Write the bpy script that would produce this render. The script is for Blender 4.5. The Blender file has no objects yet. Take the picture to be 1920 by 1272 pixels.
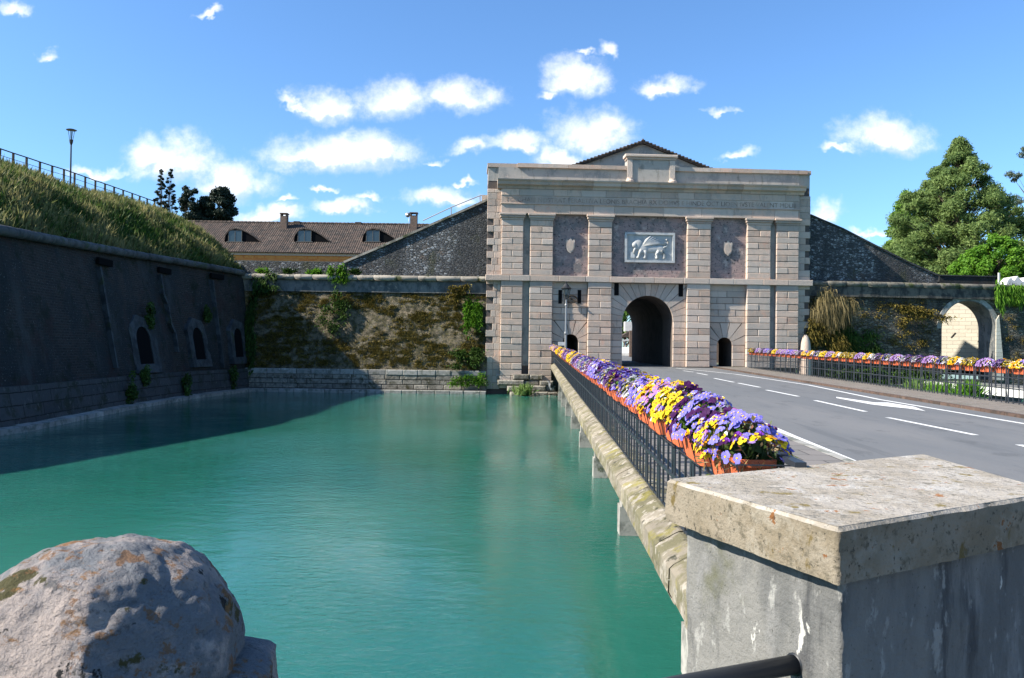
import bpy, math, random
import numpy as np
from mathutils import Vector, Matrix, noise as mnoise
random.seed(7); rng = np.random.default_rng(7)
sc = bpy.context.scene; COL = sc.collection
PI = math.pi; rad = math.radians
# ------------------------------------------------------------------ camera
FPX = 1500.0; H = 1.65
psi, pit, rol = rad(1.68), math.atan(20/FPX), 0.013
r0 = Vector((math.cos(psi), math.sin(psi), 0)); fh = Vector((-math.sin(psi), math.cos(psi), 0))
CF = (fh*math.cos(pit) + Vector((0,0,1))*math.sin(pit)).normalized()
u0 = r0.cross(CF).normalized()
CR = r0*math.cos(rol) + u0*math.sin(rol); CU = CR.cross(CF).normalized()
CP = Vector((0,0,H))
cam = bpy.data.cameras.new('camera'); camo = bpy.data.objects.new('camera', cam); COL.objects.link(camo)
cam.sensor_width = 36; cam.lens = 36*FPX/1920; cam.clip_start = .05; cam.clip_end = 6000
mw = Matrix.Identity(4)
for i in range(3):
    mw[i][0] = CR[i]; mw[i][1] = CU[i]; mw[i][2] = -CF[i]; mw[i][3] = CP[i]
camo.matrix_world = mw; sc.camera = camo
# ------------------------------------------------------------------ light
SUN_EL = rad(37); beta = rad(16)
S = Vector((-math.cos(beta)*math.cos(SUN_EL), -math.sin(beta)*math.cos(SUN_EL), math.sin(SUN_EL)))
sun = bpy.data.lights.new('sun', 'SUN'); suno = bpy.data.objects.new('sun', sun); COL.objects.link(suno)
sun.energy = 4.6; sun.angle = rad(.53); sun.color = (1, .93, .82)
suno.rotation_euler = (-S).to_track_quat('-Z', 'Y').to_euler()
sc.view_settings.view_transform = 'Standard'; sc.view_settings.look = 'None'
sc.view_settings.exposure = 1.35; sc.view_settings.gamma = 1; sc.view_settings.use_curve_mapping = False
# world: physical sky with fair-weather clouds
W = bpy.data.worlds.new('World'); sc.world = W; W.use_nodes = True
wt = W.node_tree; wt.nodes.clear(); WN = wt.nodes.new; WL = wt.links.new
def wmath(op, a, b=None, c=None):
    n = WN('ShaderNodeMath'); n.operation = op
    for i, v in enumerate((a, b, c)):
        if v is None: continue
        if isinstance(v, (int, float)): n.inputs[i].default_value = v
        else: WL(v, n.inputs[i])
    return n.outputs[0]
def wvec(op, a, b):
    n = WN('ShaderNodeVectorMath'); n.operation = op
    for i, v in enumerate((a, b)):
        if isinstance(v, tuple): n.inputs[i].default_value = v
        elif v is not None: WL(v, n.inputs[i])
    return n
sky = WN('ShaderNodeTexSky'); sky.sky_type = 'NISHITA'; sky.sun_disc = False
sky.sun_elevation = SUN_EL; sky.sun_rotation = math.atan2(S.x, S.y); sky.altitude = 100; sky.air_density = 1.0
sky.dust_density = .6; sky.ozone_density = 2.2
tc = WN('ShaderNodeTexCoord'); sp = WN('ShaderNodeSeparateXYZ'); WL(tc.outputs['Generated'], sp.inputs[0])
yy = wmath('MAXIMUM', sp.outputs[1], .05)
cb = WN('ShaderNodeCombineXYZ'); WL(wmath('DIVIDE', sp.outputs[0], yy), cb.inputs[0]); WL(wmath('DIVIDE', sp.outputs[2], yy), cb.inputs[1])
def wnoise(scale, detail, vec, rough=.55):
    n = WN('ShaderNodeTexNoise'); n.inputs['Scale'].default_value = scale; n.inputs['Detail'].default_value = detail
    n.inputs['Roughness'].default_value = rough; WL(vec, n.inputs['Vector']); return n
nzA = wnoise(9, 3, cb.outputs[0]); nzB = wnoise(42, 3, cb.outputs[0], .6)
def wscale(v, k):
    n = WN('ShaderNodeVectorMath'); n.operation = 'SCALE'; WL(v, n.inputs[0]); n.inputs['Scale'].default_value = k; return n.outputs[0]
dA = wscale(wvec('SUBTRACT', nzA.outputs['Color'], (.5,.5,.5)).outputs[0], .055)
dB = wscale(wvec('SUBTRACT', nzB.outputs['Color'], (.5,.5,.5)).outputs[0], .030)
P2 = wvec('ADD', cb.outputs[0], wvec('ADD', dA, dB).outputs[0]).outputs[0]
CL = [(612,192,52,34),(735,182,80,46),(865,174,72,36),(560,192,40,10),(640,282,128,44),(585,283,70,24),(705,285,70,28),
 (1078,142,54,36),(1030,170,30,14),(1140,98,24,18),(1095,100,20,8),(1250,156,52,20),(325,300,88,52),(430,335,78,42),(285,288,45,42),
 (185,316,55,13),(880,274,34,22),(965,272,58,22),(818,293,20,10),(1112,250,74,54),(1050,298,50,26),(1125,232,45,36),
 (650,392,54,18),(828,370,62,22),(620,354,26,8),(545,374,22,8),(872,342,26,8),(500,402,72,22),(1655,252,70,38),(1572,282,38,12),
 (1545,402,38,30),(1378,284,36,12),(1352,208,32,11),(82,98,22,15),(25,15,34,18),(388,17,22,9),(1632,448,34,9),(700,375,22,10)]
def chain(P):
    mx = None
    for px, py, rx, ry in CL:
        d = (CR*(px-960)/FPX + CU*(636-py)/FPX + CF)
        u, v = d.x/d.y, d.z/d.y - .25*ry/FPX
        s2 = wvec('MULTIPLY', wvec('SUBTRACT', P, (u, v, 0)).outputs[0], (FPX/rx/1.18, FPX/ry/1.25, 0)).outputs[0]
        s3 = wvec('MAXIMUM', s2, wvec('MULTIPLY', s2, (-1, -1.75, 0)).outputs[0]).outputs[0]
        ln = wvec('LENGTH', s3, None).outputs['Value']
        f = wmath('SUBTRACT', 1.0 if rx > 40 else .8, ln)
        mx = f if mx is None else wmath('MAXIMUM', mx, f)
    return mx
mx = chain(P2); mxu = chain(wvec('ADD', P2, (-.006, .011, 0)).outputs[0])
n2 = wnoise(26, 6, cb.outputs[0], .66); n2u = wnoise(26, 4, wvec('ADD', cb.outputs[0], (-.004, .006, 0)).outputs[0], .66)
dens = wmath('ADD', mx, wmath('MULTIPLY', wmath('SUBTRACT', n2.outputs['Fac'], .5), 1.25))
mr = WN('ShaderNodeMapRange'); mr.interpolation_type = 'SMOOTHSTEP'; WL(dens, mr.inputs['Value'])
mr.inputs['From Min'].default_value = -.26; mr.inputs['From Max'].default_value = .86
front = wmath('GREATER_THAN', sp.outputs[1], .06)
mask = wmath('MULTIPLY', wmath('MULTIPLY', mr.outputs[0], front), .93)
lit = wmath('ADD', wmath('MULTIPLY', wmath('SUBTRACT', mx, mxu), 1.3), wmath('MULTIPLY', wmath('SUBTRACT', n2.outputs['Fac'], n2u.outputs['Fac']), 2.2))
shade = WN('ShaderNodeMapRange'); WL(lit, shade.inputs['Value']); shade.inputs['From Min'].default_value = -.45; shade.inputs['From Max'].default_value = .22
cc = WN('ShaderNodeMix'); cc.data_type = 'RGBA'; WL(shade.outputs[0], cc.inputs['Factor'])
cc.inputs['A'].default_value = (4.6, 5.5, 6.6, 1); cc.inputs['B'].default_value = (7.6, 7.8, 8.1, 1)
tint = WN('ShaderNodeMix'); tint.data_type = 'RGBA'; tint.blend_type = 'MULTIPLY'; tint.inputs['Factor'].default_value = 1
WL(sky.outputs[0], tint.inputs['A']); tint.inputs['B'].default_value = (.80, 1.12, 1.42, 1)
mxn = WN('ShaderNodeMix'); mxn.data_type = 'RGBA'; WL(mask, mxn.inputs['Factor'])
WL(tint.outputs['Result'], mxn.inputs['A']); WL(cc.outputs['Result'], mxn.inputs['B'])
bg = WN('ShaderNodeBackground'); bg.inputs['Strength'].default_value = .068; WL(mxn.outputs['Result'], bg.inputs['Color'])
wo = WN('ShaderNodeOutputWorld'); WL(bg.outputs[0], wo.inputs['Surface'])
# ------------------------------------------------------------------ rays (pixel of the photo -> point on a real plane)
def ray(px, py): return CR*(px-960)/FPX + CU*(636-py)/FPX + CF
def flat(px, py, z0, sl=0.0):
    d = ray(px, py); t = (H-z0)/(sl*d.y-d.z); return CP + d*t
def dep(px, py, Y):
    d = ray(px, py); return CP + d*(Y/d.y)
RAMP = .014
def road(px, py, up=0.0): return flat(px, py, up, RAMP)
# ------------------------------------------------------------------ mesh builder
class MB:
    def __init__(s, smooth=False): s.V=[]; s.F=[]; s.T=[]; s.C=[]; s.smooth=smooth
    def add(s, vs, fs, tone=None, col=None):
        b = len(s.V); s.V += [tuple(v) for v in vs]
        t = random.random() if tone is None else tone
        for f in fs: s.F.append([b+i for i in f]); s.T.append(t); s.C.append(col or (1,1,1))
    def box(s, x0,x1,y0,y1,z0,z1, tone=.5, col=None):
        s.add([(x0,y0,z0),(x1,y0,z0),(x1,y1,z0),(x0,y1,z0),(x0,y0,z1),(x1,y0,z1),(x1,y1,z1),(x0,y1,z1)],
              [(0,3,2,1),(4,5,6,7),(0,1,5,4),(1,2,6,5),(2,3,7,6),(3,0,4,7)], tone, col)
    def block(s, x0,x1,z0,z1,y0,p, ch=.025, tone=None, jit=.012):   # stone with chamfered face, front at y0-p
        p += random.uniform(-jit, jit); y1=y0-p; c=ch
        cx=[random.uniform(0,.012) for _ in range(4)]
        s.add([(x0,y0,z0),(x1,y0,z0),(x1,y0,z1),(x0,y0,z1),(x0,y1+c,z0),(x1,y1+c,z0),(x1,y1+c,z1),(x0,y1+c,z1),
               (x0+c+cx[0],y1,z0+c),(x1-c-cx[1],y1,z0+c),(x1-c-cx[2],y1,z1-c),(x0+c+cx[3],y1,z1-c)],
              [(0,1,5,4),(1,2,6,5),(2,3,7,6),(3,0,4,7),(4,5,9,8),(5,6,10,9),(6,7,11,10),(7,4,8,11),(8,9,10,11)], tone)
    def prism(s, poly, y0, y1, tone=.5, axis='y', col=None):   # poly in (x,z), extruded y0(front)..y1(back)
        n=len(poly)
        mk = {'y':lambda a,b,c:(a,c,b),'x':lambda a,b,c:(c,a,b),'z':lambda a,b,c:(a,b,c)}[axis]
        vs=[mk(a,b,y0) for a,b in poly]+[mk(a,b,y1) for a,b in poly]
        s.add(vs,[tuple(range(n)),tuple(range(2*n-1,n-1,-1))]+[(i,i+n,(i+1)%n+n,(i+1)%n) for i in range(n)],tone,col)
    def tube(s, pts, r, n=8, tone=.5, caps=True, col=None):
        pts=[Vector(p) for p in pts]; rs = r if isinstance(r,(list,tuple)) else [r]*len(pts); vs=[]
        for i,p in enumerate(pts):
            d=(pts[min(i+1,len(pts)-1)]-pts[max(i-1,0)]).normalized()
            a=d.orthogonal() if abs(d.z)>.9 else Vector((0,0,1)).cross(d); a.normalize(); b=d.cross(a)
            for k in range(n):
                t=2*PI*k/n; vs.append(p+(a*math.cos(t)+b*math.sin(t))*rs[i])
        fs=[(i*n+k,i*n+(k+1)%n,(i+1)*n+(k+1)%n,(i+1)*n+k) for i in range(len(pts)-1) for k in range(n)]
        if caps: fs+= [tuple(range(n-1,-1,-1)), tuple(range((len(pts)-1)*n,len(pts)*n))]
        s.add(vs,fs,tone,col)
    def beam(s, a, b, w, h, tone=.5):   # rectangular bar a->b, w horizontal, h vertical
        a=Vector(a); b=Vector(b); d=(b-a).normalized()
        sd = Vector((0,0,1)).cross(d) if abs(d.z)<.95 else Vector((1,0,0)); sd.normalize(); up=d.cross(sd)
        vs=[p+sd*(i*w/2)+up*(j*h/2) for p in (a,b) for i,j in ((-1,-1),(1,-1),(1,1),(-1,1))]
        s.add(vs,[(0,1,2,3),(7,6,5,4),(0,4,5,1),(1,5,6,2),(2,6,7,3),(3,7,4,0)],tone)
    def lathe(s, prof, n=16, c=(0,0,0), tone=.5, col=None):
        vs=[(c[0]+r*math.cos(2*PI*k/n),c[1]+r*math.sin(2*PI*k/n),c[2]+z) for r,z in prof for k in range(n)]
        fs=[(i*n+k,i*n+(k+1)%n,(i+1)*n+(k+1)%n,(i+1)*n+k) for i in range(len(prof)-1) for k in range(n)]
        s.add(vs,fs,tone,col)
    def ell(s, c, r, n=10, m=7, tone=.5, col=None):
        vs=[];fs=[]
        for i in range(m+1):
            for k in range(n):
                a=PI*i/m; b=2*PI*k/n
                vs.append((c[0]+r[0]*math.sin(a)*math.cos(b),c[1]+r[1]*math.sin(a)*math.sin(b),c[2]+r[2]*math.cos(a)))
        for i in range(m):
            for k in range(n): fs.append((i*n+k,(i+1)*n+k,(i+1)*n+(k+1)%n,i*n+(k+1)%n))
        s.add(vs,fs,tone,col)
    def strip(s, A, B, tone=.5, flip=False):   # quads between two polylines
        n=len(A); vs=list(A)+list(B)
        s.add(vs,[((i,i+1,n+i+1,n+i) if not flip else (n+i,n+i+1,i+1,i)) for i in range(n-1)],tone)
    def loft(s, rows, tone=.5):
        for a,b in zip(rows[:-1],rows[1:]): s.strip(a,b,tone)
    def build(s, name, mat, parent=None):
        me=bpy.data.meshes.new(name); me.from_pydata(s.V,[],s.F)
        fin(me, np.array(s.T,dtype=np.float32), np.array(s.C,dtype=np.float32), s.smooth)
        return link(name, me, mat, parent)
def fin(me, T, C, smooth):
    a=me.attributes.new('tone','FLOAT','FACE'); a.data.foreach_set('value',T)
    if C is not None and len(C) and C.min()<1:
        a=me.attributes.new('col','FLOAT_COLOR','FACE'); c4=np.ones((len(C),4),dtype=np.float32); c4[:,:3]=C; a.data.foreach_set('color',c4.ravel())
    if smooth: me.polygons.foreach_set('use_smooth',[True]*len(me.polygons))
    # box-projected uv in metres
    nl=len(me.loops)
    if nl<400000:
        uv=me.uv_layers.new(name='uv'); co=np.empty(len(me.vertices)*3,dtype=np.float32); me.vertices.foreach_get('co',co); co=co.reshape(-1,3)
        li=np.empty(nl,dtype=np.int32); me.loops.foreach_get('vertex_index',li)
        nr=np.empty(len(me.polygons)*3,dtype=np.float32); me.polygons.foreach_get('normal',nr); nr=np.abs(nr.reshape(-1,3))
        ls=np.empty(len(me.polygons),dtype=np.int32); me.polygons.foreach_get('loop_total',ls)
        fn=np.repeat(nr,ls,axis=0); P=co[li]
        U=np.where((fn[:,0]>fn[:,1])&(fn[:,0]>fn[:,2]),P[:,1],P[:,0]); Vv=np.where((fn[:,2]>fn[:,0])&(fn[:,2]>fn[:,1]),P[:,1],P[:,2])
        uv.data.foreach_set('uv',np.stack([U,Vv],1).ravel().astype(np.float32))
def link(name, me, mat, parent):
    if mat is not None: me.materials.append(mat)
    o=bpy.data.objects.new(name,me); COL.objects.link(o)
    if parent is not None: o.parent=parent
    return o
def quads(name, A, T, mat, parent=None, C=None):   # A (N,4,3)
    N=len(A); me=bpy.data.meshes.new(name); me.vertices.add(N*4); me.vertices.foreach_set('co',np.asarray(A,dtype=np.float32).ravel())
    me.loops.add(N*4); me.loops.foreach_set('vertex_index',np.arange(N*4,dtype=np.int32))
    me.polygons.add(N); me.polygons.foreach_set('loop_start',np.arange(0,N*4,4,dtype=np.int32)); me.polygons.foreach_set('loop_total',np.full(N,4,dtype=np.int32))
    me.update(calc_edges=True); fin(me,np.asarray(T,dtype=np.float32),None if C is None else np.asarray(C,dtype=np.float32),False)
    return link(name,me,mat,parent)
def tag(o, label=None, cat=None, group=None, kind=None):
    if label: o['label']=label
    if cat: o['category']=cat
    if group: o['group']=group
    if kind: o['kind']=kind
    return o
def thing(name, label, cat, loc=(0,0,0), rz=0, group=None):
    o=bpy.data.objects.new(name,None); COL.objects.link(o); o.location=loc; o.rotation_euler=(0,0,rz); o.empty_display_size=.2
    return tag(o,label,cat,group)
def dup(root, loc, rz, label=None, group=None):
    r=root.copy(); COL.objects.link(r); r.location=loc; r.rotation_euler=(0,0,rz)
    if label: r['label']=label
    if group: r['group']=group
    for ch in list(root.children):
        c=ch.copy(); COL.objects.link(c); c.parent=r
        for g in list(ch.children):
            d=g.copy(); COL.objects.link(d); d.parent=c
    return r
# ------------------------------------------------------------------ materials
AK=dict(gate_stone=.76,gate_grey_stone=.95,purple_brick=.85,white_marble=.85,terracotta_plastic=.85,curtain_brick=.72,asphalt=.86,road_paint=.85,weathered_render=.82)
def mat(name, base, layers=(), rough=.88, bump=None, brick=None, side=None, vor=None, hue=None, tone=.25, spec=.3, col=False, transl=0, metal=0, bump2=None):
    m=bpy.data.materials.new(name); m.use_nodes=True; t=m.node_tree; t.nodes.clear(); N=t.nodes.new; L=t.links.new
    tc=N('ShaderNodeTexCoord')
    def nse(scale, st, detail=6, ro=.6):
        mp=N('ShaderNodeMapping'); mp.inputs['Scale'].default_value=st; L(tc.outputs['Object'],mp.inputs[0])
        n=N('ShaderNodeTexNoise'); n.inputs['Scale'].default_value=scale; n.inputs['Detail'].default_value=detail; n.inputs['Roughness'].default_value=ro
        L(mp.outputs[0],n.inputs['Vector']); return n
    def mix(f,a,b,bt='MIX'):
        x=N('ShaderNodeMix'); x.data_type='RGBA'; x.blend_type=bt
        for k,v in (('Factor',f),('A',a),('B',b)):
            if isinstance(v,(int,float)): x.inputs[k].default_value=v
            elif isinstance(v,tuple): x.inputs[k].default_value=(*v,1) if len(v)==3 else v
            else: L(v,x.inputs[k])
        return x.outputs['Result']
    if col:
        at=N('ShaderNodeAttribute'); at.attribute_name='col'; c=at.outputs['Color']
    else:
        rg=N('ShaderNodeRGB'); rg.outputs[0].default_value=(*base,1); c=rg.outputs[0]
    bfac=None
    if brick:
        b=N('ShaderNodeTexBrick'); L(tc.outputs['UV'],b.inputs['Vector'])
        b.inputs['Scale'].default_value=1; b.inputs['Brick Width'].default_value=brick['w']; b.inputs['Row Height'].default_value=brick['h']
        b.inputs['Mortar Size'].default_value=brick.get('m',.01); b.inputs['Mortar Smooth'].default_value=brick.get('sm',.3); b.offset=brick.get('off',.5)
        b.inputs['Color1'].default_value=(*brick['c1'],1); b.inputs['Color2'].default_value=(*brick['c2'],1); b.inputs['Mortar'].default_value=(*brick['mc'],1)
        b.inputs['Bias'].default_value=0
        # wobble of the courses
        nw=nse(brick.get('ws',3),(1,1,1),3); vm=N('ShaderNodeVectorMath'); vm.operation='MULTIPLY_ADD'; L(nw.outputs['Color'],vm.inputs[0])
        wv=brick.get('wob',.03); vm.inputs[1].default_value=(wv,wv,0); L(tc.outputs['UV'],vm.inputs[2]); L(vm.outputs[0],b.inputs['Vector'])
        c=b.outputs['Color']; bfac=b.outputs['Fac']
    if vor:
        def vo(ft):
            v=N('ShaderNodeTexVoronoi'); v.feature=ft; v.inputs['Scale'].default_value=1
            mp=N('ShaderNodeMapping'); mp.inputs['Scale'].default_value=(1/vor['w'],1/vor['w'],1/vor['h'])
            nw=nse(3,(1,1,1),3); vm=N('ShaderNodeVectorMath'); vm.operation='MULTIPLY_ADD'; L(nw.outputs['Color'],vm.inputs[0]); vm.inputs[1].default_value=(.12,.12,.12); L(tc.outputs['Object'],vm.inputs[2])
            L(vm.outputs[0],mp.inputs[0]); L(mp.outputs[0],v.inputs['Vector']); return v
        v1=vo('F1'); v2=vo('DISTANCE_TO_EDGE'); rp=N('ShaderNodeValToRGB'); sx=N('ShaderNodeSeparateColor'); L(v1.outputs['Color'],sx.inputs[0]); L(sx.outputs[0],rp.inputs[0])
        el=rp.color_ramp.elements; el[0].color=(*vor['c1'],1); el[1].color=(*vor['c3'],1); e=el.new(.6); e.color=(*vor['c2'],1)
        r=N('ShaderNodeMapRange'); L(v2.outputs['Distance'],r.inputs['Value']); r.inputs['From Min'].default_value=.02; r.inputs['From Max'].default_value=.16
        c=mix(r.outputs[0],vor['mc'],rp.outputs[0]); bfac=None; vfac=r.outputs[0]
    for ly in layers:
        cl,scale,lo,hi=ly[:4]; lo,hi=(lo-.035,hi-.04) if lo>.56 else (lo,hi); st=ly[4] if len(ly)>4 else (1,1,1); mxv=ly[5] if len(ly)>5 else 1
        n=nse(scale,st,7,.65); r=N('ShaderNodeMapRange'); r.interpolation_type='SMOOTHSTEP'; L(n.outputs['Fac'],r.inputs['Value'])
        r.inputs['From Min'].default_value=lo; r.inputs['From Max'].default_value=hi; r.inputs['To Max'].default_value=mxv
        c=mix(r.outputs[0],c,cl)
    if side:      # algae crust that grows on upright faces only
        ge=N('ShaderNodeNewGeometry'); sx2=N('ShaderNodeSeparateXYZ'); L(ge.outputs['True Normal'],sx2.inputs[0]); ab=N('ShaderNodeMath'); ab.operation='ABSOLUTE'; L(sx2.outputs[2],ab.inputs[0])
        r=N('ShaderNodeMapRange'); L(ab.outputs[0],r.inputs['Value']); r.inputs['From Min'].default_value=.35; r.inputs['From Max'].default_value=.75; r.inputs['To Min'].default_value=1; r.inputs['To Max'].default_value=0
        c=mix(r.outputs[0],c,mix(1.0,c,side,'MULTIPLY'))
    if hue:
        at=N('ShaderNodeAttribute'); at.attribute_name='tone'; mm=N('ShaderNodeMath'); mm.operation='MULTIPLY'; L(at.outputs['Fac'],mm.inputs[0]); mm.inputs[1].default_value=7.3
        m2=N('ShaderNodeMath'); m2.operation='FRACT'; L(mm.outputs[0],m2.inputs[0]); m3=N('ShaderNodeMath'); m3.operation='MULTIPLY'; L(m2.outputs[0],m3.inputs[0]); m3.inputs[1].default_value=hue[1]
        c=mix(m3.outputs[0],c,hue[0])
    vk=N('ShaderNodeVectorMath'); vk.operation='SCALE'; L(c,vk.inputs[0]); vk.inputs['Scale'].default_value=AK.get(name,.76); c=vk.outputs[0]
    if tone:
        at=N('ShaderNodeAttribute'); at.attribute_name='tone'; r=N('ShaderNodeMapRange'); L(at.outputs['Fac'],r.inputs['Value'])
        r.inputs['To Min'].default_value=1-tone; r.inputs['To Max'].default_value=1+tone
        v=N('ShaderNodeVectorMath'); v.operation='SCALE'; L(c,v.inputs[0]); L(r.outputs[0],v.inputs['Scale']); c=v.outputs[0]
    p=N('ShaderNodeBsdfPrincipled'); L(c,p.inputs['Base Color']); p.inputs['Roughness'].default_value=rough
    p.inputs['Specular IOR Level'].default_value=spec; p.inputs['Metallic'].default_value=metal
    nrm=None
    for bp in (bump,bump2):
        if bp:
            n=nse(bp[0],bp[3] if len(bp)>3 else (1,1,1),8,.65); bb=N('ShaderNodeBump'); bb.inputs['Strength'].default_value=bp[1]; bb.inputs['Distance'].default_value=bp[2]
            L(n.outputs['Fac'],bb.inputs['Height'])
            if nrm: L(nrm,bb.inputs['Normal'])
            nrm=bb.outputs[0]
    if vor:
        bb=N('ShaderNodeBump'); bb.inputs['Strength'].default_value=.9; bb.inputs['Distance'].default_value=.05; L(vfac,bb.inputs['Height'])
        if nrm: L(nrm,bb.inputs['Normal'])
        nrm=bb.outputs[0]
    if bfac:
        bb=N('ShaderNodeBump'); bb.invert=True; bb.inputs['Strength'].default_value=.8; bb.inputs['Distance'].default_value=brick.get('d',.02); L(bfac,bb.inputs['Height'])
        if nrm: L(nrm,bb.inputs['Normal'])
        nrm=bb.outputs[0]
    if nrm: L(nrm,p.inputs['Normal'])
    o=N('ShaderNodeOutputMaterial')
    if transl:
        tr=N('ShaderNodeBsdfTranslucent'); L(c,tr.inputs['Color']); ms=N('ShaderNodeMixShader'); ms.inputs[0].default_value=transl
        L(p.outputs[0],ms.inputs[1]); L(tr.outputs[0],ms.inputs[2]); L(ms.outputs[0],o.inputs['Surface'])
    else: L(p.outputs[0],o.inputs['Surface'])
    return m
MT={}
MT['gate']=mat('gate_stone',(.62,.46,.355),[((.47,.39,.325),1.3,.45,.65),((.66,.42,.31),2.3,.54,.70),((.25,.215,.18),4,.57,.74,(1,1,.3),.6),((.13,.11,.09),14,.61,.75,(1,1,1),.65)],hue=((.56,.49,.42),.75),bump=(18,.8,.03),bump2=(60,.5,.01),tone=.18)
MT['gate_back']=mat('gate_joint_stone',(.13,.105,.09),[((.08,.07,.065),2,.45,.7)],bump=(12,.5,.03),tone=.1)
MT['gate_grey']=mat('gate_grey_stone',(.36,.335,.295),[((.22,.225,.215),1.1,.45,.64),((.48,.41,.34),2.2,.55,.70),((.10,.10,.085),3,.57,.74,(1,1,.3),.7)],bump=(14,.6,.02),tone=.12)
MT['gate_brick']=mat('purple_brick',(.24,.19,.19),brick=dict(w=.26,h=.075,m=.008,c1=(.42,.29,.265),c2=(.29,.215,.205),mc=(.36,.31,.28),wob=.02),layers=[((.20,.185,.18),1.1,.46,.60),((.48,.40,.36),1.7,.58,.70),((.07,.055,.055),7,.60,.68)],bump=(16,.6,.03),tone=.08)
MT['marble']=mat('white_marble',(.50,.50,.48),[((.34,.36,.37),3,.45,.7),((.5,.43,.32),5,.56,.72)],bump=(14,.6,.02),rough=.7)
MT['rubble']=mat('rubble_wall',(.2,.2,.2),vor=dict(w=.21,h=.12,c1=(.06,.065,.07),c2=(.17,.175,.18),c3=(.42,.43,.43),mc=(.065,.065,.062)),layers=[((.05,.053,.055),.38,.46,.60,(1,1,.25),.8),((.07,.075,.045),1.1,.58,.72,(1,1,.5),.8),((.13,.10,.08),.8,.6,.75)],bump=(9,.8,.04),tone=.05)
MT['curtain_brick']=mat('curtain_brick',(.2,.16,.1),brick=dict(w=.27,h=.085,m=.012,c1=(.29,.22,.14),c2=(.17,.135,.085),mc=(.24,.21,.15),wob=.05),layers=[((.075,.068,.035),3.2,.40,.56),((.26,.225,.16),2.2,.57,.68),((.17,.14,.03),8,.55,.66),((.035,.033,.025),14,.58,.68)],bump=(14,1,.06),bump2=(5,.35,.08),tone=.05)
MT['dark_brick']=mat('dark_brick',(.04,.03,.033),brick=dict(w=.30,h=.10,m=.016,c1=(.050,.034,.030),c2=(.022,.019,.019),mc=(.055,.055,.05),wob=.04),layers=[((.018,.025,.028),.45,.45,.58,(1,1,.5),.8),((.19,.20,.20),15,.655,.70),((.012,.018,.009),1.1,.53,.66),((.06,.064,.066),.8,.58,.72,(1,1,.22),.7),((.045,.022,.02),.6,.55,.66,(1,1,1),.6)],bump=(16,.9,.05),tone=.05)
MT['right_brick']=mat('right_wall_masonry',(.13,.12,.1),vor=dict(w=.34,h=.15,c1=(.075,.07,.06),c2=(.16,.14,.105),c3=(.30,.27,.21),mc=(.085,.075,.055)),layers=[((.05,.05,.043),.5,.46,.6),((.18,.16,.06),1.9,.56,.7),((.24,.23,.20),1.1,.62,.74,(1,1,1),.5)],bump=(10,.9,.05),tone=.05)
MT['plaster']=mat('grey_plaster_band',(.20,.20,.19),[((.10,.11,.11),2,.42,.58,(1,1,.6)),((.28,.26,.22),4,.58,.72),((.04,.04,.035),3,.60,.72,(1,1,.25),.85)],bump=(12,.6,.03),tone=0)
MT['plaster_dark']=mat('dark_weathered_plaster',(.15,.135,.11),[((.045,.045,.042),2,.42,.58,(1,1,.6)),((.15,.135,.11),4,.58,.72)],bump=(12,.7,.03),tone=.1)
MT['cordon']=mat('pale_cordon_stone',(.38,.34,.28),[((.18,.17,.14),2.5,.48,.64),((.10,.11,.05),1.2,.6,.7),((.50,.45,.37),6,.6,.74)],bump=(12,.6,.02),tone=.2)
MT['plinth']=mat('plinth_stone',(.3,.3,.28),brick=dict(w=.95,h=.34,m=.018,c1=(.36,.335,.29),c2=(.26,.25,.225),mc=(.05,.05,.04),wob=.08,ws=2,d=.05),layers=[((.10,.10,.07),1.7,.5,.66),((.45,.42,.36),3.5,.6,.72)],bump=(10,.7,.04),tone=.05)
MT['plinth_block']=mat('plinth_block_stone',(.30,.275,.23),[((.16,.15,.12),3,.43,.6),((.07,.065,.03),1.6,.56,.68),((.40,.36,.30),7,.57,.7)],bump=(10,.9,.05),tone=.3)
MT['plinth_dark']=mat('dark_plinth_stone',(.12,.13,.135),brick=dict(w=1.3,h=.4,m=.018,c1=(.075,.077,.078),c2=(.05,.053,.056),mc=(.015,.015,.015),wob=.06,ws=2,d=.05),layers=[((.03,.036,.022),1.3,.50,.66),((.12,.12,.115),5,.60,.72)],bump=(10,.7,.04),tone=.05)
MT['ledge']=mat('waterline_ledge',(.36,.35,.32),[((.16,.17,.14),4,.45,.62),((.5,.47,.42),2,.58,.7)],bump=(12,.5,.02),tone=.2)
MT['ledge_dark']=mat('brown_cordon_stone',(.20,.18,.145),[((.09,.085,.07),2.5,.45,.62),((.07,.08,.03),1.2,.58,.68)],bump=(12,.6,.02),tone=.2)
MT['passage']=mat('shaded_passage_stone',(.055,.052,.05),[((.03,.03,.03),1.5,.45,.6)],bump=(10,.5,.03),tone=.1)  # near-black colour carries the shade inside the gate passage
MT['cream']=mat('cream_stone_blocks',(.66,.6,.48),brick=dict(w=.75,h=.27,m=.008,c1=(.74,.68,.55),c2=(.66,.60,.48),mc=(.42,.38,.30),wob=.03,d=.02),layers=[((.5,.45,.35),2.5,.55,.75)],bump=(12,.4,.02),tone=.02)
MT['asphalt']=mat('asphalt',(.135,.14,.145),[((.165,.165,.165),.35,.42,.62,(1,.25,1)),((.115,.12,.125),1.3,.52,.72,(1,.3,1)),((.10,.105,.11),.8,.56,.66,(3,.12,1),.6),((.085,.088,.09),2.0,.62,.68,(1,.5,1),.5),((.23,.23,.22),160,.60,.7,(1,1,1),.5),((.09,.09,.095),90,.62,.7,(1,1,1),.5)],rough=.85,bump=(120,.4,.006),tone=0)
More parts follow.
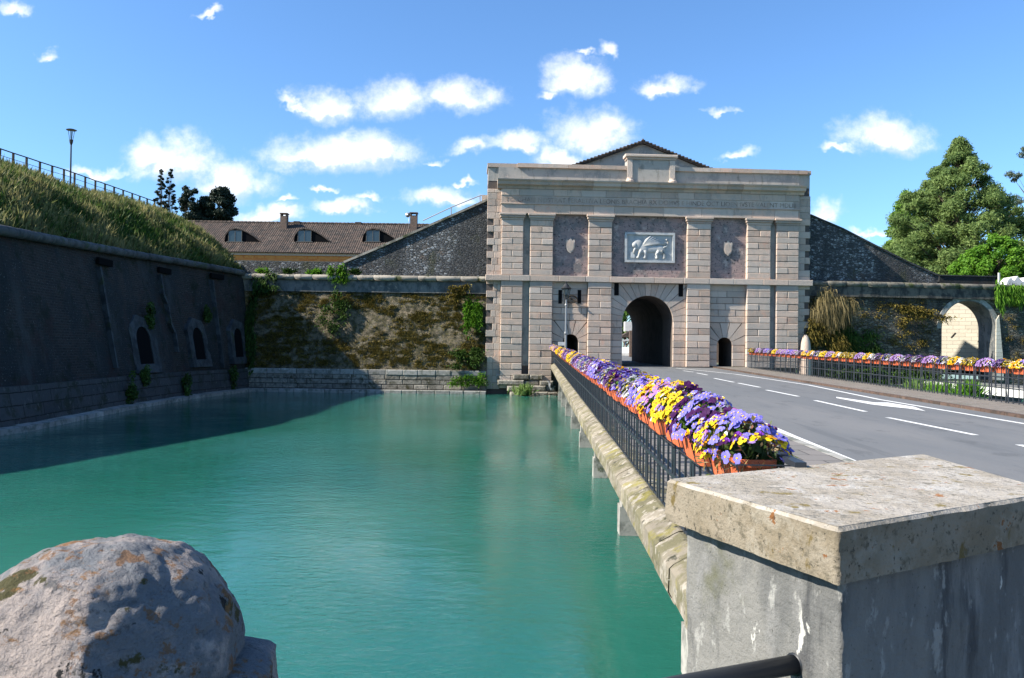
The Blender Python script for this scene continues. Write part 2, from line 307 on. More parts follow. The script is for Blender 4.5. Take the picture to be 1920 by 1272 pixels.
MT['paint']=mat('road_paint',(.72,.72,.70),[((.35,.35,.35),30,.60,.72),((.5,.5,.49),3,.55,.7,(1,.3,1),.6)],rough=.7,tone=0,bump=(80,.3,.004))
MT['paver']=mat('pavement',(.3,.28,.25),brick=dict(w=.24,h=.12,m=.008,c1=(.27,.235,.20),c2=(.20,.175,.15),mc=(.13,.11,.09),wob=.01,d=.01),layers=[((.17,.16,.13),.9,.5,.7),((.33,.31,.27),3,.6,.74)],bump=(30,.4,.008),tone=0)
MT['paver_blue']=mat('left_pavement',(.3,.28,.27),brick=dict(w=.5,h=.5,m=.012,c1=(.23,.21,.195),c2=(.185,.175,.165),mc=(.08,.075,.07),wob=.01,d=.01),layers=[((.18,.17,.16),.9,.5,.7)],bump=(30,.4,.008),tone=0)
MT['kerb']=mat('kerb_stone',(.12,.078,.06),[((.065,.05,.04),5,.45,.65),((.17,.12,.09),2,.55,.7)],bump=(40,.4,.01),tone=.2)
MT['iron']=mat('blue_grey_iron',(.026,.033,.043),[((.09,.06,.04),12,.66,.74)],rough=.42,spec=.5,tone=.12,bump=(60,.15,.003))
MT['iron_dark']=mat('black_iron',(.02,.022,.024),rough=.45,spec=.5,tone=0)
MT['coping']=mat('mossy_coping',(.28,.245,.19),[((.17,.155,.09),3,.42,.58),((.25,.22,.06),2.6,.54,.68),((.40,.36,.30),7,.57,.68),((.055,.055,.035),9,.61,.72)],bump=(22,.9,.02),bump2=(5,.5,.04),tone=.18)
MT['pier']=mat('pale_pier_stone',(.40,.385,.35),[((.20,.20,.18),3,.46,.62),((.07,.085,.04),2,.60,.72)],bump=(18,.6,.02),tone=.1)
MT['concrete']=mat('deck_concrete',(.24,.235,.22),[((.12,.12,.11),2,.48,.66)],bump=(18,.6,.02),tone=0)
MT['terracotta']=mat('terracotta_plastic',(.60,.135,.05),[((.48,.11,.045),6,.5,.7),((.66,.25,.13),14,.62,.74,(1,1,1),.5)],rough=.55,spec=.4,tone=.1,bump=(40,.15,.003))
MT['soil']=mat('soil',(.04,.03,.02),bump=(50,.8,.02),tone=0)
MT['petal']=mat('petals',(1,1,1),rough=.6,col=True,transl=.25,tone=.12,spec=.15)
MT['leaf']=mat('pansy_leaves',(1,1,1),rough=.6,col=True,transl=.3,tone=.25,spec=.2)
MT['tile']=mat('roof_tiles',(.105,.076,.06),[((.05,.043,.037),1.6,.44,.60),((.21,.14,.10),5,.54,.68),((.04,.035,.03),9,.6,.72),((.22,.19,.15),2.4,.60,.72,(1,1,1),.6)],bump=(7,.7,.05),tone=.28)
MT['orange']=mat('orange_render',(.72,.26,.07),[((.78,.34,.10),.8,.45,.6),((.55,.2,.09),2,.56,.72)],bump=(10,.2,.01),tone=0)
MT['ochre']=mat('ochre_render',(.74,.33,.09),[((.62,.22,.06),2,.5,.7)],tone=0)
MT['cream_trim']=mat('cream_trim',(.62,.52,.42),[((.45,.38,.3),3,.5,.7)],tone=0)
MT['chimney']=mat('chimney_brick',(.2,.12,.09),brick=dict(w=.25,h=.09,m=.012,c1=(.24,.14,.10),c2=(.15,.10,.08),mc=(.2,.17,.14)),layers=[((.08,.07,.06),4,.5,.7)],bump=(10,.6,.02),tone=0)
MT['glass']=mat('window_glass',(.03,.045,.05),rough=.06,spec=.8,tone=0)
MT['pane']=mat('lantern_pane',(.6,.65,.65),rough=.05,tone=0); [setattr(n.inputs['Transmission Weight'],'default_value',.95) or setattr(n.inputs['IOR'],'default_value',1.02) for n in MT['pane'].node_tree.nodes if n.type=='BSDF_PRINCIPLED']
MT['frame']=mat('window_frame',(.13,.13,.12),tone=0)
MT['blackhole']=mat('opening_shade',(.012,.012,.013),tone=0,rough=1,spec=0)  # flat black that paints the shade inside openings
MT['wood']=mat('dark_wood',(.05,.038,.03),bump=(10,.5,.01),tone=.1)
MT['bark']=mat('bark',(.11,.085,.06),[((.05,.04,.03),4,.45,.65,(1,1,.3))],bump=(14,.9,.04),tone=.1)
MT['lichen_cap']=mat('lichen_cap_stone',(.46,.415,.355),[((.36,.315,.25),3.2,.43,.60),((.52,.49,.44),5,.52,.66),((.22,.20,.16),22,.55,.66),((.24,.185,.07),9,.625,.69,(1,1,.5)),((.33,.145,.05),10,.665,.70),((.07,.066,.055),46,.62,.70,(1,1,1),.85)],side=(.62,.58,.50),bump=(26,1,.012),bump2=(90,.8,.005),tone=0)
MT['weather']=mat('weathered_render',(.20,.195,.18),[((.13,.13,.125),2.2,.42,.58,(1,1,.35)),((.24,.235,.225),3.4,.55,.69,(1,1,.3)),((.05,.052,.055),5,.575,.70,(1,1,.22),.85),((.50,.49,.45),4.0,.675,.70,(1.4,1.4,.5)),((.34,.335,.31),13,.60,.68,(1,1,.5),.7),((.06,.058,.05),70,.64,.74,(1,1,1),.85),((.11,.11,.07),1.6,.6,.74)],bump=(20,.8,.012),bump2=(80,.6,.004),tone=0)
MT['boulder']=mat('bollard_stone',(.56,.47,.42),[((.25,.26,.275),2.6,.42,.56),((.58,.50,.46),6,.54,.64),((.12,.125,.13),26,.55,.66,(1,1,1),.8),((.10,.09,.03),8,.60,.65),((.36,.18,.06),7.5,.60,.66,(1,1,1.6),.85),((.30,.15,.06),18,.61,.67,(1,1,1),.8),((.03,.03,.03),11,.655,.69)],bump=(20,1,.02),bump2=(80,1,.007),tone=0)
MT['paint_white']=mat('white_paint',(.75,.74,.71),[((.5,.49,.46),3,.5,.7)],tone=.05)
MT['grey_metal']=mat('grey_metal',(.35,.36,.37),rough=.4,metal=.5,tone=0)
MT['letter']=mat('engraved_letters',(.24,.185,.15),[((.48,.37,.29),2.2,.43,.55)],tone=0)
def leafmat(name,a,b,tr=.3):
    m=mat(name,(1,1,1),rough=.6,transl=tr,tone=0,spec=.2); t=m.node_tree; L=t.links.new
    at=t.nodes.new('ShaderNodeAttribute'); at.attribute_name='tone'; rp=t.nodes.new('ShaderNodeValToRGB'); L(at.outputs['Fac'],rp.inputs[0])
    rp.color_ramp.elements[0].color=(*[q*.8 for q in a],1); rp.color_ramp.elements[1].color=(*[q*.8 for q in b],1)
    for n in t.nodes:
        if n.type=='BSDF_PRINCIPLED': L(rp.outputs[0],n.inputs['Base Color'])
        if n.type=='BSDF_TRANSLUCENT': L(rp.outputs[0],n.inputs['Color'])
    return m
LM=dict(pine=leafmat('pine_needles',(.085,.155,.045),(.30,.40,.12),.45),bright=leafmat('bright_leaves',(.08,.18,.025),(.24,.40,.06),.4),
  bush=leafmat('bush_leaves',(.06,.18,.014),(.20,.40,.035),.4),dark=leafmat('dark_conifer',(.008,.02,.012),(.028,.05,.028),.1),
  grass=leafmat('bank_grass',(.045,.105,.016),(.34,.30,.13),.38),dry=leafmat('dry_wall_grass',(.07,.06,.014),(.34,.26,.055),.25),
  ivy=leafmat('wall_ivy',(.02,.045,.012),(.10,.19,.03),.25),straw=leafmat('straw_grass',(.12,.10,.04),(.38,.30,.14),.3),reed=leafmat('reeds',(.12,.22,.05),(.3,.42,.14),.35),
  olive=leafmat('olive_tree',(.05,.08,.05),(.16,.2,.13)))
# ------------------------------------------------------------------ setting: water, land, bridge surface
WZ=-1.06
def water():
    m=bpy.data.materials.new('water'); m.use_nodes=True; t=m.node_tree; t.nodes.clear(); N=t.nodes.new; L=t.links.new
    tc=N('ShaderNodeTexCoord')
    def ns(scale,st,det,ro=.5,dist=0):
        mp=N('ShaderNodeMapping'); mp.inputs['Scale'].default_value=st; mp.inputs['Rotation'].default_value=(0,0,.25); L(tc.outputs['Object'],mp.inputs[0])
        n=N('ShaderNodeTexNoise'); n.inputs['Scale'].default_value=scale; n.inputs['Detail'].default_value=det; n.inputs['Roughness'].default_value=ro; n.inputs['Distortion'].default_value=dist; L(mp.outputs[0],n.inputs['Vector']); return n
    a=ns(.10,(1,1,1),3); cr=N('ShaderNodeMapRange'); L(a.outputs['Fac'],cr.inputs['Value']); cr.inputs['From Min'].default_value=.4; cr.inputs['From Max'].default_value=.62
    mx=N('ShaderNodeMix'); mx.data_type='RGBA'; L(cr.outputs[0],mx.inputs['Factor']); mx.inputs['A'].default_value=(.0135,.105,.080,1); mx.inputs['B'].default_value=(.027,.137,.103,1)
    p=N('ShaderNodeBsdfPrincipled'); L(mx.outputs['Result'],p.inputs['Base Color']); p.inputs['Roughness'].default_value=.035; p.inputs['IOR'].default_value=1.333; p.inputs['Subsurface Weight'].default_value=.9; p.inputs['Subsurface Radius'].default_value=(.5,1.5,1.4); p.inputs['Subsurface Scale'].default_value=1.0
    w1=ns(7,(1,1.6,1),4,.6,.6); w2=ns(1.6,(1,1.5,1),3,.5,.3); gate=ns(.16,(1,1,1),2)
    g=N('ShaderNodeMapRange'); L(gate.outputs['Fac'],g.inputs['Value']); g.inputs['From Min'].default_value=.40; g.inputs['From Max'].default_value=.62; g.inputs['To Min'].default_value=.25; g.inputs['To Max'].default_value=1
    mu=N('ShaderNodeMath'); mu.operation='MULTIPLY'; L(w1.outputs['Fac'],mu.inputs[0]); L(g.outputs[0],mu.inputs[1])
    b1=N('ShaderNodeBump'); b1.inputs['Strength'].default_value=.8; b1.inputs['Distance'].default_value=.02; L(mu.outputs[0],b1.inputs['Height'])
    b2=N('ShaderNodeBump'); b2.inputs['Strength'].default_value=.35; b2.inputs['Distance'].default_value=.03; L(w2.outputs['Fac'],b2.inputs['Height']); L(b1.outputs[0],b2.inputs['Normal'])
    L(b2.outputs[0],p.inputs['Normal']); o=N('ShaderNodeOutputMaterial'); L(p.outputs[0],o.inputs['Surface'])
    mb=MB(); mb.add([(-45,-12,WZ),(75,-12,WZ),(75,60,WZ),(-45,60,WZ)],[(0,1,2,3)]); tag(mb.build('water',m),kind='structure')
water()
MT['shade_stone']=mat('shaded_dressed_stone',(.07,.078,.085),[((.035,.04,.045),2,.43,.60),((.05,.06,.035),1.3,.58,.7)],bump=(12,.6,.03),tone=.2)  # stone darkened in colour for the shade on the bastion
MT['shade_cordon']=mat('shaded_cordon_stone',(.10,.10,.10),[((.05,.053,.053),2.5,.46,.62),((.06,.075,.04),1.2,.6,.7)],bump=(12,.6,.02),tone=.2)  # darker copy of the cordon stone, bastion shade put into its colour
MT['dark_ground']=mat('dark_bank_ground',(.07,.065,.055),[((.04,.045,.03),3,.45,.6)],bump=(20,.6,.02),tone=0)
MT['earth']=mat('ground_earth',(.16,.15,.10),[((.09,.13,.04),.2,.42,.6),((.22,.2,.15),1,.55,.7)],bump=(2,.5,.1),tone=0)
mb=MB()  # land behind the fortress line, one sheet to the horizon
mb.add([(-3000,52.9,.66),(3000,52.9,.66),(3000,4000,.66),(-3000,4000,.66)],[(0,1,2,3)])
mb.add([(75,-3000,.66),(3000,-3000,.66),(3000,52.9,.66),(75,52.9,.66)],[(0,1,2,3)])
mb.add([(-3000,-3000,.3),(-45,-3000,.3),(-45,52.9,.3),(-3000,52.9,.3)],[(0,1,2,3)])
mb.add([(-45,-3000,-.02),(75,-3000,-.02),(75,-12,-.02),(-45,-12,-.02)],[(0,1,2,3)])
tag(mb.build('ground',MT['earth']),kind='structure')
mb=MB(); mb.prism([(-45,-12),(30,-12),(30,3.2),(2.2,3.2),(.66,2.0),(.45,1.9),(-45,1.9)],-1.6,-.024,axis='z')
tag(mb.build('near_bank',MT['dark_ground']),kind='structure')
def rz(Y): return RAMP*max(Y,0)
def sheet(name, L_, R_, up, m, kind='structure', y0=None):
    mb=MB(); A=[(x,y,rz(y)+up) for x,y in L_]; B=[(x,y,rz(y)+up) for x,y in R_]; mb.strip(A,B,.5,True)
    return tag(mb.build(name,m),kind=kind)
KL,KR=4.15,10.95; RX0=1.17; RX1=12.75
ys=[-14,-6,0,6,12,20,30,40,50.5]
sheet('road',[(KL,y) for y in ys],[(KR,y) for y in ys],0,MT['asphalt'])
sheet('street_beyond',[(2.5,y) for y in (50.5,62,110)],[(12.6,y) for y in (50.5,62,110)],-.001,MT['asphalt'])
sheet('left_pavement',[(1.1,y) for y in ys[3:]],[(KL-.14,y) for y in ys[3:]],.12,MT['paver_blue'])
sheet('near_pavement',[(1.4,-14),(1.4,3.3),(1.1,6)],[(KL-.14,-14),(KL-.14,3.3),(KL-.14,6)],.12,MT['paver_blue'])
sheet('right_pavement',[(KR+.14,y) for y in ys],[(RX1+.3,y) for y in ys],.07,MT['paver'])
for nm,x,up in (('left_kerb',KL-.14,.12),('right_kerb',KR,.07)):
    mb=MB(); y=-14.0
    while y<50:
        y2=y+1.0; a,b=rz(y),rz(y2); x2=x+.14; e=.006
        mb.add([(x,y+e,a-.1),(x2,y+e,a-.1),(x2,y2-e,b-.1),(x,y2-e,b-.1),(x,y+e,a+up+.004),(x2,y+e,a+up+.004),(x2,y2-e,b+up+.004),(x,y2-e,b+up+.004)],
               [(4,5,6,7),(0,1,5,4),(1,2,6,5),(2,3,7,6),(3,0,4,7)]); y=y2
    tag(mb.build(nm,MT['kerb'] if 'right' in nm else MT['ledge']),kind='structure')
# painted lines on the road (measured on the road plane)
def rline(pts,w,name):
    P=[road(*p,up=.005) for p in pts]; mb=MB(); Q=[]
    for i in range(len(P)-1):
        n=max(1,int((P[i+1]-P[i]).length/2)); Q+=[P[i].lerp(P[i+1],k/n) for k in range(n)]
    Q.append(P[-1]); A=[];B=[]
    for i,p in enumerate(Q):
        d=(Q[min(i+1,len(Q)-1)]-Q[max(i-1,0)]); s_=Vector((-d.y,d.x,0)).normalized()*w/2
        A.append(Vector((p.x+s_.x,p.y+s_.y,rz(p.y+s_.y)+.005))); B.append(Vector((p.x-s_.x,p.y-s_.y,rz(p.y-s_.y)+.005)))
    mb.strip(A,B,.5,True); return tag(mb.build(name,MT['paint']),kind='structure')
rline([(1176,690),(1215,705.5),(1345,757),(1485,818),(1590,862),(1700,910),(2300,1165)],.17,'left_edge_line')
rline([(1268,690.5),(1380,702),(1515,722),(1650,749.5),(1920,794.6),(2100,826)],.13,'right_edge_line')
for a,b in (((1281,695.5),(1300,698)),((1306,699.5),(1327,703.5)),((1339,709.5),(1376,717)),((1384,718.5),(1425,726.5)),((1437,731.5),(1497,743.5)),((1528,751),(1623,772)),((1664,783),(1830,816)),((1910,834),(2100,880))):
    rline([a,b],.13,'centre_dash')
pa=[(1568,744.4),(1641,755.0),(1664,755.0),(1715,763.2),(1736,771.2),(1703,766.2),(1661,761.8),(1633,758.4),(1568,746.6)]
mb=MB(); P=[road(*p,up=.006) for p in pa]; mb.add(P,[tuple(range(len(P)-1,-1,-1))]); tag(mb.build('road_arrow',MT['paint']),kind='structure')
# ------------------------------------------------------------------ the bridge
BR=thing('bridge','low stone road bridge with a mossy coping edge above green water','bridge',(RX0,4,0))
def off(o,P): return o
mb=MB(); 
yb=[3.4,12,22,32,42,49.6]
Lb=BR.location
for a,b in zip(yb[:-1],yb[1:]):
    x0,x1=1.12,RX1+.32
    vs=[(x-Lb.x,y-Lb.y,rz(y)+z) for y in (a,b) for x,z in ((x0,-.34),(x1,-.34),(x1,-.012),(x0,-.012))]
    mb.add(vs,[(0,4,5,1),(3,2,6,7),(0,3,7,4),(1,5,6,2)],.5)
mb.build('deck',MT['concrete'],BR)
prof=[(1.40,.135),(1.24,.166),(1.14,.168),(1.11,.155),(.985,.085),(.955,.055),(.95,-.11),(.975,-.15),(1.0,-.16),(1.0,-.20),(1.12,-.22)]
def coping(side):
    mb=MB(); y=3.2
    while y<49.4:
        y2=min(y+.62,49.45); e=.003; rows=[]; dz_=0 if side<0 else -.13
        jx,jz=random.uniform(-.006,.006),random.uniform(-.005,.005)+dz_
        for yyy,sh in ((y+e,.014),(y+e+.03,0),(y2-e-.03,0),(y2-e,.014)):
            rows.append([( (x+sh*.6+jx if side<0 else (1.17+RX1)-x-jx-sh*.6)-Lb.x, yyy-Lb.y, rz(yyy)+z-sh*.5+jz) for x,z in prof])
        t=random.random()
        for r1,r2 in zip(rows[:-1],rows[1:]): mb.strip(r1,r2,t,side<0)
        y=y2
    return mb.build('coping',MT['coping'],BR)
coping(-1); coping(1)
for k in range(8):
    y=6.7+5.3*k; mb=MB()
    for (h0,h1,w) in ((WZ-.6,WZ+.42,.0),(WZ+.42,-.30+rz(y),.03)):
        xa=1.27+w
        mb.add([(xa-Lb.x,y-Lb.y-.17,h0),(12.6-Lb.x,y-Lb.y-.17,h0),(12.6-Lb.x,y-Lb.y+.17,h0),(xa-Lb.x,y-Lb.y+.17,h0),
                (xa-Lb.x,y-Lb.y-.17,h1),(12.6-Lb.x,y-Lb.y-.17,h1),(12.6-Lb.x,y-Lb.y+.17,h1),(xa-Lb.x,y-Lb.y+.17,h1)],[(4,5,6,7),(0,1,5,4),(1,2,6,5),(2,3,7,6),(3,0,4,7)],random.random())
    mb.build('pier',MT['pier'],BR)
# ------------------------------------------------------------------ railings
def railing(x, y0, y1, out, label):
    up=.12 if out<0 else .07; zb=lambda y: rz(y)+up-(.0)
    T=thing('bridge_railing',label,'railing',(x,y0,zb(y0)),0,'iron railings along the bridge')
    def Lc(px,y,h): return (px-x,y-y0,zb(y)+h-zb(y0))
    for h,w,t,nm in ((.99,.05,.025,'top_rail'),(.70,.022,.022,'upper_rail'),(.40,.03,.03,'mid_rail')):
        mb=MB(); mb.beam(Lc(x,y0,h),Lc(x,y1,h),w,t); mb.build(nm,MT['iron'],T)
    y=y0; k=0
    while y<y1-.3:
        mb=MB()
        for dy in (-.055,.055): mb.beam(Lc(x,y+dy,-.06),Lc(x,y+dy,.98),.014,.045)
        mb.beam(Lc(x,y-.05,.42),Lc(x,y+.05,.97),.012,.016); mb.beam(Lc(x,y+.05,.42),Lc(x,y-.05,.97),.012,.016)
        mb.beam(Lc(x,y-.05,.02),Lc(x,y+.05,.39),.012,.016)
        mb.build('post',MT['iron'],T)
        if y+.8<y1:
            mb=MB()
            for q in (.27,.53): mb.beam(Lc(x,y+q,.0),Lc(x,y+q,.98),.016,.024)
            mb.beam(Lc(x,y+.06,.06),Lc(x,y+.74,.06),.012,.02)
            # wire holder that carries the box
            for h in (.97,.84): mb.beam(Lc(x+out*.26,y+.08,h),Lc(x+out*.26,y+.72,h),.006,.006)
            for q in (.08,.4,.72):
                mb.beam(Lc(x,y+q,.975),Lc(x+out*.26,y+q,.975),.006,.006); mb.beam(Lc(x+out*.26,y+q,.975),Lc(x+out*.21,y+q,.79),.006,.006); mb.beam(Lc(x+out*.21,y+q,.79),Lc(x,y+q,.79),.006,.006)
            mb.build('bars',MT['iron'],T)
        y+=.8; k+=1
    return T
railing(RX0,3.55,48.4,-1,'blue-grey iron railing above the water on the left edge of the bridge')
railing(RX1,17.2,48.4,1,'blue-grey iron railing beyond the road along the right pavement')
# ------------------------------------------------------------------ flower boxes
PC=dict(violet=(.20,.13,.62),purple=(.17,.03,.36),dark=(.055,.006,.075),blue=(.24,.21,.72),lilac=(.42,.26,.62),yellow=(.85,.60,.02),orange=(.85,.38,.01),white=(.80,.80,.84),cream=(.80,.75,.55),plum=(.24,.02,.16),pink=(.6,.22,.5))
def pot_mesh():
    mb=MB(); L_,w0,w1,h=.60,.145,.19,.165; n=20
    def ringp(hl,hw,z,r=.03):
        P=[]
        for cx,cy,a0 in ((hl-r,hw-r,0),(-hl+r,hw-r,90),(-hl+r,-hw+r,180),(hl-r,-hw+r,270)):
            for k in range(4): a=rad(a0+k*30); P.append((cy+r*math.sin(a),cx+r*math.cos(a),z))
        return [(x,y,z) for x,y,z in P]
    rings=[ringp(.265,w0/2,0),ringp(.285,w1/2-.008,h-.035),ringp(.300,w1/2+.006,h-.035),ringp(.300,w1/2+.008,h),ringp(.285,w1/2-.008,h+.001),ringp(.275,w1/2-.015,h-.05)]
    for a,b in zip(rings[:-1],rings[1:]): 
        a2=a+[a[0]]; b2=b+[b[0]]; mb.strip(a2,b2,.5,False)
    mb.add(rings[0],[tuple(range(len(rings[0])))],.5)
    for k in range(-5,6):      # vertical ribs pressed into the long sides
        for s in (-1,1):
            y=k*.047; mb.add([(s*(w0/2+.001),y-.006,.02),(s*(w0/2+.001),y+.006,.02),(s*(w1/2-.006),y+.006,h-.04),(s*(w1/2-.006),y-.006,h-.04),(s*(w0/2+.007),y,.02),(s*(w1/2+.0),y,h-.04)],[(0,3,5,4),(4,5,2,1)],.35)
    return mb
def planter(pal, dry=0, sd=0, nb=120, ht=.2):
    R=random.Random(sd)
    T=thing('flower_box','terracotta flower box of pansies','flower box',(0,0,0))
    pm=pot_mesh(); pm.build('pot',MT['terracotta'],T)
    mb=MB(); mb.add([(-.08,-.275,.125),(.08,-.275,.125),(.08,.275,.13),(-.08,.275,.13)],[(0,1,2,3)]); mb.build('soil',MT['soil'],T)
    fb=MB(); lb=MB(); nb=int(nb*1.9)
    def surf():
        y=R.uniform(-.39,.39); a=R.uniform(-.16,PI+.16); e=math.sqrt(max(.05,1-(y/.44)**2))
        rr=R.uniform(.86,1.06); x=.205*math.cos(a)*rr*e; z=.15+ (ht*math.sin(a) if math.sin(a)>0 else .10*math.sin(a))*rr*e+.03
        n=Vector((math.cos(a),y*.9,abs(math.sin(a))+.25)).normalized(); return Vector((x,y,z)),n
    # patches of one colour
    seeds=[(R.uniform(-.4,.4),R.uniform(-.2,.2),R.choice(pal)) for _ in range(8)]
    for _ in range(nb):
        p,n=surf(); n=(Vector((n.x*1.3,n.y*.8-.25,n.z*.45))+Vector((R.uniform(-.55,.55),R.uniform(-.6,.6),R.uniform(-.2,.5)))+S*.45).normalized()
        c=min(seeds,key=lambda s:(s[0]-p.y)**2+(s[1]-p.x)**2+R.uniform(0,.02))[2]
        if R.random()<.14: c=R.choice([yo,wy,dk,bl,pk,ww,vy])
        if dry and p.y<-.02 and R.random()<.5: continue
        c1=PC[c[0]]; c2=PC[c[1]]; r=R.uniform(.016,.024)
        a=n.orthogonal().normalized(); b=n.cross(a); t0=R.uniform(-.5,.5); 
        up=Vector((0,0,1))-n*n.z; 
        if up.length>.1: b=up.normalized(); a=b.cross(n)
        for k,(ang,sz) in enumerate(((55,1.0),(125,1.0),(180,.92),(0,.92),(270,1.15))):
            t=rad(ang)+t0; d=a*math.cos(t)+b*math.sin(t); s_=n.cross(d); cl=c1 if k<2 else c2
            j=R.uniform(.85,1.1); cl=tuple(min(.95,v*j) for v in cl)
            q=r*sz; lift=n*(.002*k); base=p+lift
            vs=[base-d*q*.15,base+d*q*.45-s_*q*.62+n*q*.12,base+d*q*1.1-s_*q*.55+n*q*R.uniform(-.1,.3),base+d*q*1.35+n*q*R.uniform(-.1,.25),base+d*q*1.1+s_*q*.55+n*q*R.uniform(-.1,.3),base+d*q*.45+s_*q*.62+n*q*.12]
            fb.add(vs,[(0,1,2,3,4,5)],None,cl)
        if c[0] not in('dark',):
            cp=p+n*.012; q=r*.33; fb.add([cp+a*q,cp+b*q,cp-a*q,cp-b*q],[(0,1,2,3)],.5,(.75,.5,.02) if c[1] not in ('yellow','orange') else (.16,.03,.05))
    for _ in range(300 if not dry else 620):
        p,n=surf(); p=p*R.uniform(.66,.92)+Vector((0,0,.03)); d=(n+Vector((R.uniform(-1,1),R.uniform(-1,1),R.uniform(-.6,.9)))).normalized()
        s_=d.orthogonal().normalized(); ang=R.uniform(0,PI); s_=(s_*math.cos(ang)+d.cross(s_)*math.sin(ang)); l=R.uniform(.02,.042); w=l*R.uniform(.2,.34)
        dr = dry and (p.y<0 or R.random()<.4)
        cl=(.09*R.uniform(.7,1.3),.17*R.uniform(.7,1.3),.03) if not dr else R.choice([(.34,.24,.10),(.25,.2,.07),(.16,.2,.05),(.4,.3,.16),(.2,.07,.04)])
        if dr and R.random()<.5: p=Vector((p.x*1.15,p.y-R.uniform(0,.1),p.z-R.uniform(0,.12))); d=Vector((d.x,d.y,-abs(d.z))); l*=1.3; w*=.6
        lb.add([p,p+d*l*.5-s_*w,p+d*l,p+d*l*.5+s_*w],[(0,1,2,3)],None,cl)
    # dense hidden core of stems so that nothing shows through
    for _ in range(90):
        y=R.uniform(-.3,.3); x=R.uniform(-.08,.08); z=R.uniform(.13,.25); d=Vector((R.uniform(-1,1),R.uniform(-1,1),R.uniform(.1,1))).normalized(); s_=d.orthogonal()*.03
        p=Vector((x,y,z)); lb.add([p-s_,p+d*.05-s_,p+d*.07+s_,p+s_],[(0,1,2,3)],None,(.05,.09,.02))
    lb.build('foliage',MT['leaf'],T); fb.build('blossoms',MT['petal'],T)
    return T
vv=('violet','blue'); yv=('yellow','yellow'); pd=('dark','dark'); wy=('white','yellow'); ww=('white','white'); pv=('purple','lilac'); bl=('blue','blue'); yo=('yellow','orange'); pk=('pink','lilac'); oo=('orange','orange'); pp=('plum','plum'); dk=('purple','dark'); cr=('cream','yellow'); vy=('violet','yellow')
PAL=[([vy,bl,pd,yo,yv,ww],1,135,.17,'violet and yellow pansies'),
     ([pd,bl,bl,pv,pd],0,125,.21,'dark purple and pale blue pansies'),
     ([yv,yv,wy,ww,pd,wy],0,140,.23,'yellow and white pansies over dark ones'),
     ([pk,dk,vv,yo,bl],0,130,.22,'pink, violet and a few yellow pansies'),
     ([bl,vv,ww,vy,yo],0,130,.21,'blue, white and yellow pansies'),
     ([yv,vv,yv,ww,yo],0,135,.21,'yellow pansies over violet ones'),
     ([vv,pv,dk,vv,bl],0,135,.22,'violet pansies with deep purple ones'),
     ([pv,oo,pk,vv,cr],0,130,.20,'lilac and orange pansies'),
     ([yv,cr,yo,cr,ww],0,125,.20,'yellow and cream pansies'),
     ([bl,ww,vv,ww,pv],0,130,.20,'white and violet pansies')]
ORD=['','nearest','second','third','fourth','fifth','sixth','seventh','eighth','ninth','tenth','eleventh','twelfth','thirteenth','fourteenth','fifteenth','sixteenth','seventeenth','eighteenth','nineteenth','twentieth']
TENS={2:'twenty',3:'thirty',4:'forty',5:'fifty'}; TH={3:'thirtieth',4:'fortieth',5:'fiftieth'}
def ordn(n):
    if n<=20: return ORD[n]
    t,u=divmod(n,10); return TH[t] if u==0 else TENS[t]+'-'+(ORD[u] if u>1 else 'first')
proto=[None]*len(PAL)
def place_box(v, x, y, z, label, group):
    rz_=random.choice((0,PI)) if v!=0 else 0
    if proto[v] is None:
        pal,dry,nb,ht,_=PAL[v]; proto[v]=planter(pal,dry,100+v,nb,ht); o=proto[v]; o.location=(x,y,z); o.rotation_euler=(0,0,rz_); o['label']=label; o['group']=group
    else: o=dup(proto[v],(x,y,z),rz_,label,group)
    return o
seq=[0,1,2,3,4,5,6,7,5,6]+[random.choice((2,3,4,5,6,7,8,9)) for _ in range(60)]
n=1; y=4.08
while y<48.2:
    v=seq[n-1]; x=RX0-.13
    lab='box of %s, %s box from the lichened pillar'%(PAL[v][4],ordn(n))
    if n==1: lab='nearest terracotta box, half dried out, beside the lichened pillar'
    place_box(v,x+random.uniform(-.012,.012),y,rz(y)+.12+.80+random.uniform(-.008,.012),lab,'flower boxes hanging on the left railing'); y+=.8; n+=1
y=17.6; L2=[]
while y<48.2: L2.append(y); y+=.8
for i,y in enumerate(reversed(L2)):
    v=random.choice((5,6,7,8,8,9,9,4)); place_box(v,RX1+.13,y,rz(y)+.07+.80,'%s, %s box from gate on right railing'%(PAL[v][4],'first' if i==0 else ordn(i+1)),'flower boxes hanging on the right railing')
